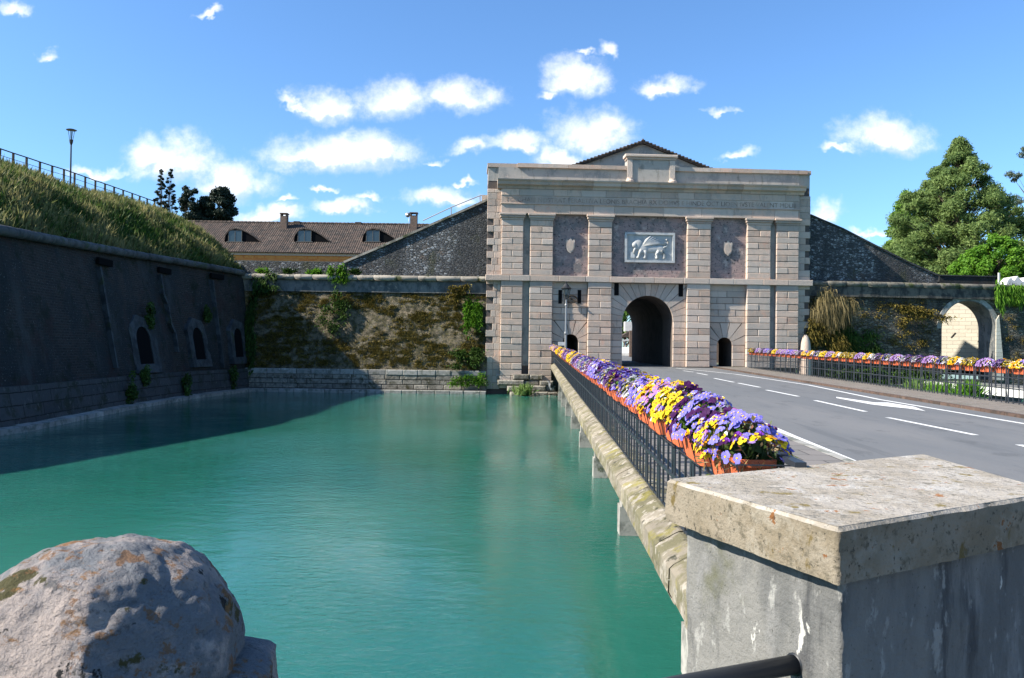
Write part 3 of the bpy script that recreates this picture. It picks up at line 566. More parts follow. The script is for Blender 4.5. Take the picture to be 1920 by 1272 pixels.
# ------------------------------------------------------------------ near stonework
ZT=1.15; A_=flat(1250,898,ZT); B_=flat(1572,990,ZT); C_=flat(1731,851,ZT); D_=flat(1985,923,ZT)
cen=(A_+B_+C_+D_)/4
PLR=thing('stone_pillar','square weathered pillar with a thick lichen-spotted cap at the bridge end','pillar',(cen.x,cen.y,0))
def rough_slab(q, z0, z1, sub, amp, seed, edge=.0):
    mb=MB(True); nn=sub
    q=[Vector((p.x-cen.x,p.y-cen.y,0)) for p in q]  # order A,B,D,C  (ccw)
    def bil(u,v): return (q[0]*(1-u)*(1-v)+q[1]*u*(1-v)+q[2]*u*v+q[3]*(1-u)*v)
    def pt(u,v,z,nrm):
        p=bil(u,v); p=Vector((p.x,p.y,z)); k=mnoise.fractal(p*6+Vector((seed,0,0)),.8,2,4); k2=mnoise.noise(p*22)
        return p+nrm*(amp*k+amp*.4*k2)
    c=.012
    ed=[((0,0),(1,0)),((1,0),(1,1)),((1,1),(0,1)),((0,1),(0,0))]
    # side rings
    per=[]
    for (a,b) in ed:
        pa,pb=bil(*a),bil(*b); d=(pb-pa).normalized(); nr=Vector((d.y,-d.x,0))
        for k in range(nn): t=k/nn; per.append((a[0]+(b[0]-a[0])*t,a[1]+(b[1]-a[1])*t,nr if k else None,nr))
    m=len(per)
    for i in range(m):
        if per[i][2] is None: per[i]=(per[i][0],per[i][1],(per[i-1][3]+per[i][3]).normalized(),per[i][3])
    rows=[]; nz=max(4,int((z1-z0)/.03))
    for j in range(nz+1):
        z=z0+(z1-z0)*j/nz; rows.append([pt(u,v,z,n_) for u,v,n_,_ in per]+[pt(per[0][0],per[0][1],z,per[0][2])])
    tr=[]
    for u,v,n_,n0 in per:
        k=1.0 if abs(n_.dot(n0))>.999 else 1.38
        q_=bil(u,v)-n_*c*k; tr.append(Vector((q_.x,q_.y,z1+c)))
    rows.append(tr+[tr[0]])
    mb.loft(rows)
    G=[]; g=nn
    for i in range(g+1):
        for j in range(g+1):
            u,v=i/g,j/g; eu=c/(q[1]-q[0]).length*.9; ev=c/(q[3]-q[0]).length*.9; p=bil(eu+u*(1-2*eu),ev+v*(1-2*ev)); p.z=z1+c+amp*.35*mnoise.fractal(p*7,.8,2,4)*(1 if 0<i<g and 0<j<g else 0); G.append(p)
    mb.add(G,[(i*(g+1)+j,(i+1)*(g+1)+j,(i+1)*(g+1)+j+1,i*(g+1)+j+1) for i in range(g) for j in range(g)],.5)
    return mb
rough_slab([A_,B_,D_,C_],ZT-.165,ZT-.012,60,.008,3).build('cap',MT['lichen_cap'],PLR)
ins=lambda p:(cen+(p-cen)*.93)
Ai=flat(1284,985,.985); 
rough_slab([ins(A_)+Vector((.03,0,0)),ins(B_),ins(D_),ins(C_)],-1.3,ZT-.17,50,.006,9).build('shaft',MT['weather'],PLR)
# bollard
bc=dep(190,1016,1.72); BO=thing('stone_bollard','rounded lichened stone bollard on the bank at the lower left','bollard',(bc.x,bc.y,0))
def bollard():
    mb=MB(True); n,m=200,150; vs=[]
    ztop=bc.z-.0
    for j in range(m+1):
        t=j/m
        for k in range(n):
            a=2*PI*k/n
            if t<.5:      # dome
                th=t/.5*rad(88); r=.292*math.sin(th)**.80; z=ztop-.275*(1-math.cos(th))*1.02
            elif t<.58:   # shoulder
                s_=(t-.5)/.08; r=.285+s_*.08; z=ztop-.275-.02*s_*s_
            else:
                s_=(t-.58)/.42; r=.365+.01*s_; z=ztop-.30-s_*(ztop-.30)
            fac=1+(.10*(abs(((a*7/(2*PI)+.3)%1)-.5)*2)**1.5-.03)*min(1,t/.3)
            d=Vector((math.cos(a),math.sin(a),0)); p=d*r*fac+Vector((0,0,z))
            nr=(Vector((p.x,p.y,(z-(ztop-.275)) if t<.5 else 0))).normalized() if p.length>0 and r>1e-4 else Vector((0,0,1))
            q=p+Vector((0,0,0)); k1=mnoise.fractal(q*5+Vector((3,1,7)),.9,2,5); k2=mnoise.ridged_multi_fractal(q*9,.9,2,4,1,2); k3=mnoise.noise(q*38)
            am=.013*k1-.006*(k2-1)+.003*k3
            if t>.5: am+= .028*mnoise.noise(q*9+Vector((5,5,5)))
            vs.append(p+nr*am)
    fs=[(j*n+k,j*n+(k+1)%n,(j+1)*n+(k+1)%n,(j+1)*n+k) for j in range(m) for k in range(n)]
    fs=[tuple(reversed(f)) for f in fs]
    mb.add(vs,fs,.5); return mb
bollard().build('stone',MT['boulder'],BO)
HR=thing('hand_rail','dark round iron rail running from the pillar face towards the bollard','hand rail',(0,0,0))
pe=dep(1490,1246,2.58); 
mb=MB(True); pq=Vector((bc.x+.2,bc.y+.12,pe.z)); dd=(pq-pe).normalized(); HR.location=pe
mb.tube([(0,0,0),dd*.5,dd*((pq-pe).length)],.030,20); mb.build('pipe',MT['iron'],HR)
mb=MB(True); mb.tube([dd*-.02,dd*.004],.036,20); mb.build('collar',MT['iron_dark'],HR)
# ================================================================== THE GATE
class Frame:
    def __init__(s, O, a): s.O=Vector((O.x,O.y,0)); s.a=a; s.n=Vector((-math.sin(a),math.cos(a),0)); s.s=Vector((math.cos(a),math.sin(a),0))
    def at(s,px,py,off=0):
        d=ray(px,py); t=((s.O+s.n*off)-CP).dot(s.n)/d.dot(s.n); p=CP+d*t; return (p-s.O).dot(s.s), p.z
    def x(s,px,py=450,off=0): return s.at(px,py,off)[0]
    def z(s,py,px=1213,off=0): return s.at(px,py,off)[1]
    def w(s,x,y,z): return s.O+s.s*x+s.n*y+Vector((0,0,z))
GF=Frame(dep(1213,690,49.6),rad(4.7))
GZ=rz(49.6)
GT=thing('city_gate','monumental pink and grey rusticated stone city gate with a road arch','gate',(GF.O.x,GF.O.y,0),GF.a)
def wall_arch(mb,x0,x1,z0,z1,y0,y1,arches,tone=.5,intr=True,n=20,front=True,back=True):
    """wall with arched openings [(cx,half,zbase,zspring)]"""
    arches=sorted(arches); cur=x0
    for cx,hw,zb,zs in arches:
        mb.box(cur,cx-hw,y0,y1,z0,z1,tone); cur=cx+hw
        P=[(cx-hw*math.cos(PI*i/n),zs+hw*math.sin(PI*i/n)) for i in range(n+1)]
        for (xa,za),(xb,zb_) in zip(P[:-1],P[1:]):
            fs=[]; vs=[(xa,y0,za),(xb,y0,zb_),(xb,y0,z1),(xa,y0,z1),(xa,y1,za),(xb,y1,zb_),(xb,y1,z1),(xa,y1,z1)]
            mb.add(vs,[(0,1,2,3),(7,6,5,4),(0,4,5,1),(3,2,6,7)],tone)
        if zb>z0: mb.box(cx-hw,cx+hw,y0,y1,z0,zb,tone)
    mb.box(cur,x1,y0,y1,z0,z1,tone)
gx=GF.x; gz=GF.z
XL,XR=gx(914,450),gx(1517,470)
P=[(gx(940),gx(980.5)),(gx(993.5),gx(1036)),(gx(1102.5),gx(1146)),(gx(1286.5),gx(1330)),(gx(1398,470),gx(1441.5,470)),(gx(1452.5,470),gx(1494,470))]
zpar0=gz(346.5); zpar1=gz(314); zc0=gz(361.5); zc1=gz(346.5); zfr0=gz(388.5); zar0=gz(407); zs1=gz(521.5); zs0=gz(532)
zb=WZ-.5
CX=gx(1213.5,640); HW=(gx(1260,640)-gx(1165,640))/2; zsp=gz(555)-HW
D1=gx(1069.5,650); DW=(gx(1084,650)-gx(1055,650))/2; dz1=gz(627,1070)-DW
D2=gx(1357.5,660); dz2=gz(633,1358)-DW
arch=[(D1,DW,GZ+.12,dz1),(CX,HW,GZ-.02,zsp),(D2,DW,GZ+.07,dz2)]
MB_=MB()
mb=MB(); wall_arch(mb,XL,XR,zb,zs0+.03,.0,2.6,arch); mb.box(XL,XR,.0,2.6,zs0+.03,zpar1-.02)
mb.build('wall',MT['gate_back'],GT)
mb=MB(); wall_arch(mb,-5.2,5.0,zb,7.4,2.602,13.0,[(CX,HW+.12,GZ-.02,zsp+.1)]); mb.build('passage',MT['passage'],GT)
# courses of blocks
def courses(mb,x0,x1,z0,z1,h,y,p,pat,gap=.02,start=0):
    n=max(1,round((z1-z0)/h)); h=(z1-z0)/n
    for i in range(n):
        za,zb_=z1-(i+1)*h+gap,z1-i*h; k=(i+start)%2
        if pat=='pil': cuts=[x0,x1] if k==0 else [x0,(x0+x1)/2+random.uniform(-.04,.04),x1]
        else:
            w=pat; cuts=[x0]; c=x0+w*(1 if k==0 else .5)*random.uniform(.85,1.1)
            while c<x1-.3*w: cuts.append(c); c+=w*random.uniform(.85,1.15)
            cuts.append(x1)
        for a,b in zip(cuts[:-1],cuts[1:]): mb.block(a+(gap/2 if a!=x0 else 0),b-(gap/2 if b!=x1 else 0),za,zb_,y,p)
zcap=zar0-.40
for i,(a,b) in enumerate(P):
    mb=MB(); z_lo = WZ+.35 if i<2 else GZ+.02
    courses(mb,a,b,zs1,zcap,.385,0,.32,'pil'); courses(mb,a,b,z_lo,zs0,.385,0,.34,'pil')
    mb.build('pilaster',MT['gate'],GT)
    mb=MB(); mb.block(a-.03,b+.03,zcap,zcap+.12,0,.36,.01,jit=0); mb.block(a-.10,b+.10,zcap+.122,zcap+.27,0,.44,.04,jit=0); mb.block(a-.14,b+.14,zcap+.272,zar0-.003,0,.49,.015,jit=0)
    mb.build('capital',MT['gate'],GT)
# brick panels above string course
for a,b in ((P[1][1],P[2][0]),(P[2][1],P[3][0]),(P[3][1],P[4][0])):
    mb=MB(); mb.box(a+.002,b-.002,-.04,.0-.002,zs1,zar0-.002); mb.build('brick_panel',MT['gate_brick'],GT)
for a,b in ((P[0][1],P[1][0]),(P[4][1],P[5][0])):
    mb=MB(); mb.box(a+.002,b-.002,-.03,-.002,GZ,zar0-.002); mb.build('groove',MT['gate_grey'],GT)
# side quoins, stepped edge
for sgn,x0,x1 in ((-1,XL,P[0][0]),(1,P[5][1],XR)):
    mb=MB(); z=WZ+.3; k=0
    while z<zc0-.2:
        z2=min(z+.40,zc0); full=(k%2==0) or z<1.5 or z>zcap-.2
        inn = 0 if full else .34+random.uniform(-.06,.1)
        if abs(z-zs0)<.35: inn=0
        a,b=(x0-.03+inn,x1-.012) if sgn<0 else (x0+.012,x1+.03-inn)
        if sgn<0:
            mid=a+(b-a)*random.uniform(.45,.7)
            mb.block(a,mid-.005,z,z2-.01,0,.09,.015); mb.block(mid+.005,b,z,z2-.01,0,.09,.015)
        else: mb.block(a,b,z,z2-.01,0,.09,.015)
        z=z2; k+=1
    mb.build('quoin',MT['gate'],GT)
# string course
mb=MB(); x=XL-.1
while x<XR+.1:
    x2=min(x+random.uniform(1.2,2.0),XR+.1); mb.block(x,x2-.012,zs0+.002,zs1,0,.42,.02,jit=.006); x=x2
mb.build('string_course',MT['gate'],GT)
# architrave, frieze, cornice
XA,XB=P[0][0]-.04,P[5][1]+.04
mb=MB(); x=XA
while x<XB:
    x2=min(x+random.uniform(1.0,2.4),XB); mb.block(x,x2-.012,zar0,zfr0-.06,0,.33,.008,jit=.004); x=x2
mb.block(XA-.05,XB+.05,zfr0-.058,zfr0,0,.40,.015,jit=0); mb.build('architrave',MT['gate'],GT)
mb=MB(); x=XA; zf1=zc0-.42
while x<XB:
    x2=min(x+random.uniform(1.3,2.2),XB); mb.block(x,x2-.008,zfr0+.002,zf1,0,.30,.004,jit=.003); x=x2
x=XA
while x<XB:
    x2=min(x+random.uniform(1.0,2.2),XB); mb.block(x,x2-.008,zf1+.004,zc0-.002,0,.33,.02,jit=.004); x=x2
FRZ=mb.build('frieze',MT['gate'],GT)
mb=MB(); x=XA-.25; cp=[(0,zc0),(-.38,zc0+.0),(-.42,zc0+.14),(-.66,zc0+.20),(-.70,zc1-.14),(-.80,zc1-.06),(-.82,zc1),(0,zc1)]
while x<XB+.25:
    x2=min(x+random.uniform(1.0,2.0),XB+.25); j=random.uniform(-.015,.015); vs=[(xx,y+j*(y!=0),z) for xx in (x,x2-.012) for y,z in cp]; m=len(cp)
    mb.add(vs,[tuple(range(m-1,-1,-1)),tuple(range(m,2*m))]+[(i,(i+1)%m,(i+1)%m+m,i+m) for i in range(m)]); x=x2
mb.build('cornice',MT['gate'],GT)
mb=MB()
mb.box(XL,XR,-.02,2.0,zc1+.002,zpar1-.24); 
mb.box(XL+.62,XR-.72,-.12,-.022,zc1+.004,zpar1-.24)
mb.build('parapet',MT['gate_grey'],GT)
mb=MB(); x=XL-.06
while x<XR+.06:
    x2=min(x+random.uniform(1.2,2.2),XR+.06); fr=.26 if (XL+.5<x<XR-.8) else .12; mb.box(x,x2-.01,-fr,2.05,zpar1-.235+random.uniform(-.01,0),zpar1+random.uniform(-.012,.012),random.random()); x=x2
mb.build('parapet_cap',MT['gate'],GT)
ax0,ax1=gx(1175,320),gx(1262,320); at=gz(293)
mb=MB(); mb.box(ax0,ax1,-.30,.6,zc1+.004,at-.3); mb.build('attic_block',MT['gate_grey'],GT)
mb=MB()
for xx in (ax0,ax1-.26): mb.box(xx-.03,xx+.29,-.37,-.302,zc1+.3,at-.32,.8); mb.lathe([(0,0),(.24,0),(.26,.12),(.2,.2),(.21,.28),(0,.28)],12,(xx+.13,-.42,zc1+.01),.9)
mb.block(ax0-.08,ax1+.08,at-.298,at-.17,.3,.70,.02,jit=0); mb.block(ax0-.18,ax1+.18,at-.168,at,.3,.80,.03,jit=0)
mb.build('attic_frame',MT['gate'],GT)
# rear gable
ga=GF.at(1205,266,5); gl=GF.at(1074,311,5); gr=GF.at(1332,315,5)
mb=MB(); zz=min(gl[1],gr[1]); mb.prism([(gl[0],6.8),(gr[0],6.8),(gr[0],zz),(ga[0],ga[1]-.18),(gl[0],zz)],5,12.5); mb.build('gable_wall',MT['gate_grey'],GT)
mb=MB()
for ex,sg in ((gl[0]-.7,-1),(gr[0]+.7,1)):
    ez=zz-.27; mb.add([(ga[0],4.75,ga[1]),(ex,4.75,ez),(ex,12.8,ez),(ga[0],12.8,ga[1]),(ga[0],4.75,ga[1]-.17),(ex,4.75,ez-.17),(ex,12.8,ez-.17),(ga[0],12.8,ga[1]-.17)],
      [(0,1,2,3),(4,7,6,5),(0,4,5,1),(1,5,6,2),(3,2,6,7)],.5)
    for k in range(22):
        t=k/22; x=ga[0]+(ex-ga[0])*t; z=ga[1]+(ez-ga[1])*t; mb.box(x-.12,x+.12,4.70,4.95,z-.05,z+.05,random.random())
mb.lathe([(0,.22),(.07,.12),(.08,0)],8,(ga[0],4.9,ga[1]),.2)
mb.build('gable_roof',MT['tile'],GT)
# arch stones
def fan(mb,cx,cz,r,x0,x1,zt,n,a0=0,a1=PI,p=.10,gap=.012,far=None):
    def outer(a):
        c,s_=math.cos(a),math.sin(a); ts=[]
        if c>1e-6: ts.append((x1-cx)/c)
        if c<-1e-6: ts.append((x0-cx)/c)
        if s_>1e-6: ts.append((zt-cz)/s_)
        t=min(ts); return (cx+c*t,cz+s_*t)
    cor=[math.atan2(zt-cz,x1-cx),math.atan2(zt-cz,x0-cx)]
    for i in range(n):
        a=a0+(a1-a0)*i/n; b=a0+(a1-a0)*(i+1)/n; ga_=gap/r/1.3; a+=ga_; b-=ga_
        inn=[(cx+r*math.cos(a+(b-a)*k/4),cz+r*math.sin(a+(b-a)*k/4)) for k in range(5)]
        out=[outer(b)]
        for c in sorted(cor,reverse=True):
            if a<c<b: out.append(outer(c))
        out.append(outer(a))
        poly=inn+out
        mb.prism(list(reversed(poly)),-p-random.uniform(0,.015),.0,random.random())
a,b=P[2][1]+.02,P[3][0]-.02; slw=.26
mb=MB(); fan(mb,CX,zsp,HW,a+.0,b-.0,zs0-.02,17,p=.12)
mb.build('arch_stones',MT['gate'],GT)
for a_,b_ in ((a,CX-HW),(CX+HW,b)): mb=MB(); courses(mb,a_,b_,GZ,zsp-.01,.385,0,.12,3); mb.build('arch_jamb',MT['gate'],GT)
for xx in (a+.18,b-.46): mb=MB(); mb.box(xx,xx+.28,-.145,-.128,zs0-.78,zs0-.02,.5); mb.build('chain_slot',MT['blackhole'],GT)
for cx,dz,(pa_,pb_),gb in ((D1,dz1,(P[1][1],P[2][0]),.12),(D2,dz2,(P[3][1],P[4][0]),.07)):
    zt=gz(604); mb=MB(); fan(mb,cx,dz,DW,pa_+.02,pb_-.02,zt,7,p=.09); mb.build('arch_stones',MT['gate'],GT)
    mb=MB(); courses(mb,pa_+.02,pb_-.02,zt+.01,zs0-.4,.385,0,.07,1.1); mb.box(pa_+.02,pb_-.02,-.06,-.001,zs0-.39,zs0-.01); mb.build('ashlar',MT['gate'],GT)
    for a_,b_ in ((pa_+.02,cx-DW),(cx+DW,pb_-.02)): mb=MB(); courses(mb,a_,b_,GZ+gb,dz-.01,.385,0,.09,3); mb.build('arch_jamb',MT['gate'],GT)
for px in (1050,1086): mb=MB(); x,z=GF.at(px,557); mb.box(x-.11,x+.11,-.094,-.086,z-.42,z+.42,.5); mb.build('arrow_slit',MT['blackhole'],GT)
# carved relief panel with winged lion
rx0,z1_=GF.at(1171,436); rx1,z0_=GF.at(1264,494); RP=MB()
RP.box(rx0,rx1,-.16,-.042,z1_-.14,z1_,.6); RP.box(rx0,rx1,-.16,-.042,z0_,z0_+.14,.6); RP.box(rx0,rx0+.14,-.16,-.042,z0_+.142,z1_-.142,.6); RP.box(rx1-.14,rx1,-.16,-.042,z0_+.142,z1_-.142,.6)
fr=RP.build('relief_frame',MT['marble'],GT)
mb=MB(True); w=rx1-rx0; h=z1_-z0_
def R_(u,v,ru,rv,d=.07,n=14): mb.ell((rx0+w*u,-.075,z0_+h*v),(w*ru,d,h*rv),n,8)
def Tb(pts,r): mb.tube([(rx0+w*u,-.08,z0_+h*v) for u,v in pts],[q*1.45 for q in r],8)
R_(.53,.46,.25,.13); R_(.38,.47,.12,.19,.09); R_(.27,.60,.10,.19,.1); R_(.20,.58,.055,.10,.13); R_(.70,.44,.11,.16)
Tb([(.33,.42),(.30,.3),(.27,.17),(.24,.15)],[.09,.07,.055,.05]); Tb([(.40,.40),(.42,.28),(.41,.17),(.38,.15)],[.09,.07,.055,.05])
Tb([(.68,.40),(.64,.28),(.66,.17),(.62,.15)],[.1,.07,.055,.05]); Tb([(.74,.42),(.79,.30),(.80,.17),(.77,.15)],[.1,.07,.055,.05])
Tb([(.77,.5),(.84,.56),(.87,.70),(.83,.80)],[.05,.035,.03,.045]); Tb([(.18,.3),(.2,.42),(.22,.5)],[.06,.05,.05])
for k in range(7): Tb([(.38,.58),(.45+.035*k,.76-.02*k),(.52+.052*k,.88-.04*k)],[.08,.07,.05])
mb.build('lion_carving',MT['marble'],GT)
mb=MB(); mb.box(rx0+w*.12,rx0+w*.20,-.12,-.041,z0_+h*.15,z0_+h*.34,.9); mb.box(rx0+.14,rx1-.14,-.052,-.0405,z0_+.14,z1_-.14,.4); mb.build('relief_ground',MT['marble'],GT)
for px,py in ((1069,461),(1364,466)):
    x,z=GF.at(px,py); pl=[(-.27,.30),(-.22,.38),(-.12,.30),(0,.48),(.12,.30),(.22,.38),(.27,.30),(.27,-.12),(.18,-.34),(0,-.48),(-.18,-.34),(-.27,-.12)]
    mb=MB(); mb.prism([(x+a_,z+b_) for a_,b_ in reversed(pl)],-.13,-.041,.8); mb.prism([(x+a_*.78,z-.05+b_*.7) for a_,b_ in reversed(pl)],-.155,-.131,.6); mb.build('stone_shield',MT['gate'],GT)
# inscription on the frieze
tcu=bpy.data.curves.new('inscription','FONT'); tcu.body='TOLCHARI NOSTRAT PERAETIVA LEONIS BRACHIA RX DOMVS E HINDE OCT LIOEN IVSTE VALENT MDLIII'
tcu.size=.62; tcu.extrude=.004; tob=bpy.data.objects.new('tmp_text',tcu); COL.objects.link(tob)
dg=bpy.context.evaluated_depsgraph_get(); tme=bpy.data.meshes.new_from_object(tob.evaluated_get(dg)); bpy.data.objects.remove(tob)
co=np.empty(len(tme.vertices)*3,dtype=np.float32); tme.vertices.foreach_get('co',co); co=co.reshape(-1,3)
tw=co[:,0].max(); x_0=XA+.25; sx=(XB-XA-.5)/tw
zt0=zfr0+.10; tme.vertices.foreach_set('co',np.stack([x_0+co[:,0]*sx,-.312+co[:,2]*.4,zt0+co[:,1]*.62],1).ravel().astype(np.float32)); tme.materials.clear()
link('inscription',tme,MT['letter'],GT); bpy.data.meshes[tme.name].materials.clear(); tme.materials.append(MT['letter'])
# pulley bracket
x,z=GF.at(1070,562); mb=MB(); 
ring=lambda r,cz,dy:[(x+r*math.cos(2*PI*k/20),-.35+dy*.5,cz+z+r*.62*math.sin(2*PI*k/20)) for k in range(21)]
for dy in (-.16,.16): mb.tube(ring(.34,0,dy),.045,6)
for k in range(0,20,3): p1=ring(.34,0,-.16)[k]; p2=ring(.34,0,.16)[k]; mb.tube([p1,p2],.03,6)
mb.tube([(x-.3,-.1,z+.3),(x,-.35,z),(x+.35,-.5,z-.15)],.05,6); mb.build('iron_basket',MT['wood'],GT)
# base stones at the water under the left bays
mb=MB(); z=WZ-.3
for k,(xe,pp_) in enumerate(((gx(1042,735),1.0),(gx(1040,722),.80),(gx(1036,712),.58),(gx(1034,703),.45))):
    xs=gx((955,950,932,930)[k],730); x=xs; z2=WZ+.22+k*.34; 
    while x<xe:
        x2=min(x+random.uniform(.8,1.8),xe); mb.block(x,x2-.02,z if k==0 else z2-.34,z2-.012+random.uniform(-.05,.02),0,pp_,.07,jit=.16); x=x2
mb.build('footing',MT['plinth_block'],GT)
# ================================================================== curtain wall, left
LF=Frame(flat(700,737,WZ),rad(1.68)); LX=LF.x; 
lx0=LX(452,620); lx1=LX(915,620)-.05; lz=lambda py,px=700:LF.z(py,px)
CW=thing('curtain_wall','overgrown sloping brick curtain wall left of the gate with a pale cordon','fortress wall',(LF.O.x,LF.O.y,0),LF.a)
zpl=lz(694); zbt=lz(545); zco=lz(520)
def grid(mb,x0,x1,yf,z0,z1,nx,nz,amp=0,tone=.5):
    rows=[]
    for j in range(nz+1):
        z=z0+(z1-z0)*j/nz; rows.append([Vector((x0+(x1-x0)*i/nx, yf(z)+amp*mnoise.fractal(Vector(((x0+(x1-x0)*i/nx)*1.3,z*1.3,x0)),.8,2,4), z)) for i in range(nx+1)])
    mb.loft(rows,tone)
mb=MB(True); bat=lambda z:.38+(z-zpl)/(zbt-zpl)*1.05; grid(mb,lx0-.6,lx1,bat,zpl,zbt,150,50,.07); mb.build('brick_face',MT['curtain_brick'],CW)
mb=MB(); mb.box(lx0-.6,lx1,.30,.9,WZ-.5,zpl-.01,.5); mb.build('plinth_core',MT['passage'],CW)
mb=MB(); courses(mb,lx0-.6,lx1,WZ+.2,zpl-.30,.33,.42,.18,1.0,gap=.03); mb.build('plinth',MT['plinth_block'],CW)
mb=MB(); x=lx0-.6
while x<lx1:
    x2=min(x+random.uniform(.8,1.2),lx1); mb.block(x,x2-.015,zpl-.30,zpl+.02,.5,.29,.03,jit=.03); mb.block(x,x2-.015,WZ-.4,WZ+.20,.4,.62,.03,jit=.02); x=x2
mb.build('ledge',MT['ledge'],CW)
mb=MB(); mb.box(lx0-.8,lx1,1.30,2.6,zbt-.02,zco); mb.build('plaster_band',MT['plaster'],CW)
mb=MB(True); x=lx0-.8
while x<lx1:
    x2=min(x+random.uniform(1,1.6),lx1); rr=.17+random.uniform(-.012,.012); mb.tube([(x,1.2,zco+.05),(x+.03,1.2,zco+.06),(x2-.03,1.2,zco+.06),(x2,1.2,zco+.05)],[rr*.93,rr,rr,rr*.93],14,random.random()); x=x2
mb.build('cordon',MT['cordon'],CW)
# parapet stub of rubble and raking wall
mb=MB(); z=lz(490,560); mb.box(LX(430,500,1.5),LX(645,500,1.5),1.5,2.4,zco+.05,LF.z(491,560,1.5)); mb.build('rubble_parapet',MT['rubble'],CW)
RW=thing('raking_wall','grey rubble wall with sloping top rising to the left side of the gate','fortress wall',(LF.O.x,LF.O.y,0),LF.a)
def pr(F,pts,off): return [F.at(px,py,off) for px,py in pts]
pl=pr(LF,[(636,519),(914,519),(914,377),(905,381),(860,401),(760,445),(700,471),(645,494)],1.55)
mb=MB(); mb.prism(pl,1.55,2.7); mb.build('wall',MT['rubble'],RW)
mb=MB()
tp=[pl[3],pl[4],pl[5],pl[6],pl[7]]
tp=[pl[2]]+tp
for a,b in zip(tp[:-1],tp[1:]):
    mb.beam((a[0],2.1,a[1]+.06),(b[0],2.1,b[1]+.06),1.35,.13,random.random())
mb.build('coping',MT['cordon'],RW)
GRL=thing('guard_rail','thin metal guard rail on top of the sloping rubble wall','railing',(LF.O.x,LF.O.y,0),LF.a)
q=[LF.at(px,py,2.3) for px,py in ((793,414),(846,389),(903,366))]
mb=MB(); mb.tube([(a,2.3,b) for a,b in q],.035,6); mb.build('rail',MT['grey_metal'],GRL)
for px,y0_,y1_ in ((846,389,408),(900,367,384)):
    mb=MB(); a=LF.at(px,y0_,2.3); b=LF.at(px,y1_,2.3); mb.tube([(a[0],2.3,a[1]),(b[0],2.3,b[1])],.035,6); mb.build('post',MT['grey_metal'],GRL)
# little brick hut end where the rake meets the gate
hx,hz=LF.at(908,372,1.9); mb=MB(); mb.box(hx-.15,hx+.35,1.6,2.6,hz-.2,hz+.15); mb.build('end_stone',MT['gate'],RW)
# ================================================================== right side walls
RF=Frame(dep(1530,600,50.8),rad(7.0)); RXf=RF.x
RC=thing('curtain_wall','dark masonry curtain wall right of the gate pierced by a broad archway','fortress wall',(RF.O.x,RF.O.y,0),RF.a)
x0=RXf(1512,600); x1=RXf(2300,600); rzc=RF.z(537,1700)
acx=RXf(1815,620); ahw=(RXf(1866,620)-RXf(1764,620))/2; azs=RF.z(563,1815)-ahw
mb=MB(); wall_arch(mb,x0,x1,WZ-.5,rzc-.02,0,1.5,[(acx,ahw,0.1,azs)],n=24)
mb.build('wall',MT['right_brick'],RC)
mb=MB()
n=24; Pa=[(acx-ahw*math.cos(PI*i/n),azs+ahw*math.sin(PI*i/n)) for i in range(n+1)]; Pb=[(acx-(ahw+.28)*math.cos(PI*i/n),azs+(ahw+.28)*math.sin(PI*i/n)) for i in range(n+1)]
for i in range(n): mb.prism([Pa[i],Pa[i+1],Pb[i+1],Pb[i]],-.05,.0,random.random())
mb.build('arch_ring',MT['ledge'],RC)
mb=MB()
li=[(acx-(ahw-.05)*math.cos(PI*i/n),azs+(ahw-.05)*math.sin(PI*i/n)) for i in range(n+1)]; lo_=[(acx-(ahw-.002)*math.cos(PI*i/n),azs+(ahw-.002)*math.sin(PI*i/n)) for i in range(n+1)]
li=[(li[0][0],.12)]+li+[(li[-1][0],.12)]; lo_=[(lo_[0][0],.12)]+lo_+[(lo_[-1][0],.12)]
for i in range(len(li)-1): mb.prism([li[i],li[i+1],lo_[i+1],lo_[i]],-.03,1.53,random.random())
mb.build('arch_lining',MT['plaster'],RC)
mb=MB(); mb.prism([(acx+ahw+.004,0.1),(acx+ahw+.55,0.1),(acx+ahw+.45,1.8),(acx+ahw+.2,azs+.9),(acx+ahw+.004,azs+.6)],-.10,.0,.8); mb.build('jamb_stone',MT['cream'],RC)
mb=MB(); mb.box(x0,x1,-.18,.0-.001,rzc-.75,rzc-.05); 
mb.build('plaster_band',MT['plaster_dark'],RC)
mb=MB(True); x=x0
while x<x1:
    x2=min(x+random.uniform(1,1.6),x1); rr=.17+random.uniform(-.012,.012); mb.tube([(x,-.15,rzc+.04),(x+.03,-.15,rzc+.05),(x2-.03,-.15,rzc+.05),(x2,-.15,rzc+.04)],[rr*.93,rr,rr,rr*.93],12,random.random()); x=x2
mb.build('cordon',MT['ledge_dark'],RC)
# sunlit block wall seen through the archway
c=RF.w(acx+2.9,4.4,0); CWL=thing('block_wall','sunlit cream block wall seen through the archway on the right','wall',(c.x,c.y,0),rad(-24))
mb=MB(); mb.box(-4.6,4.2,0,.5,.3,6.2,.5); mb.build('wall',MT['cream'],CWL)
mb=MB(); 
for a,b in (((-.9,2.9),(-.62,3.25)),((.75,2.6),(1.0,3.1))): mb.beam((a[0],-.02,a[1]),(b[0],-.02,b[1]),.04,.06)
mb.build('iron_tie',MT['wood'],CWL)
RR=thing('raking_wall','dark rubble wall with sloping top falling away right of the gate','fortress wall',(RF.O.x,RF.O.y,0),RF.a)
pl=pr(RF,[(1506,532),(1756,537),(1760,519),(1700,492),(1640,462),(1580,431),(1519,405),(1506,405)],.35)
mb=MB(); mb.prism(pl,.35,1.4); mb.build('wall',MT['rubble'],RR)
mb=MB(); tp=pl[2:7]
for a,b in zip(tp[:-1],tp[1:]): mb.beam((a[0],.87,a[1]+.05),(b[0],.87,b[1]+.05),1.2,.10,random.random())
mb.build('coping',MT['plinth_dark'],RR)
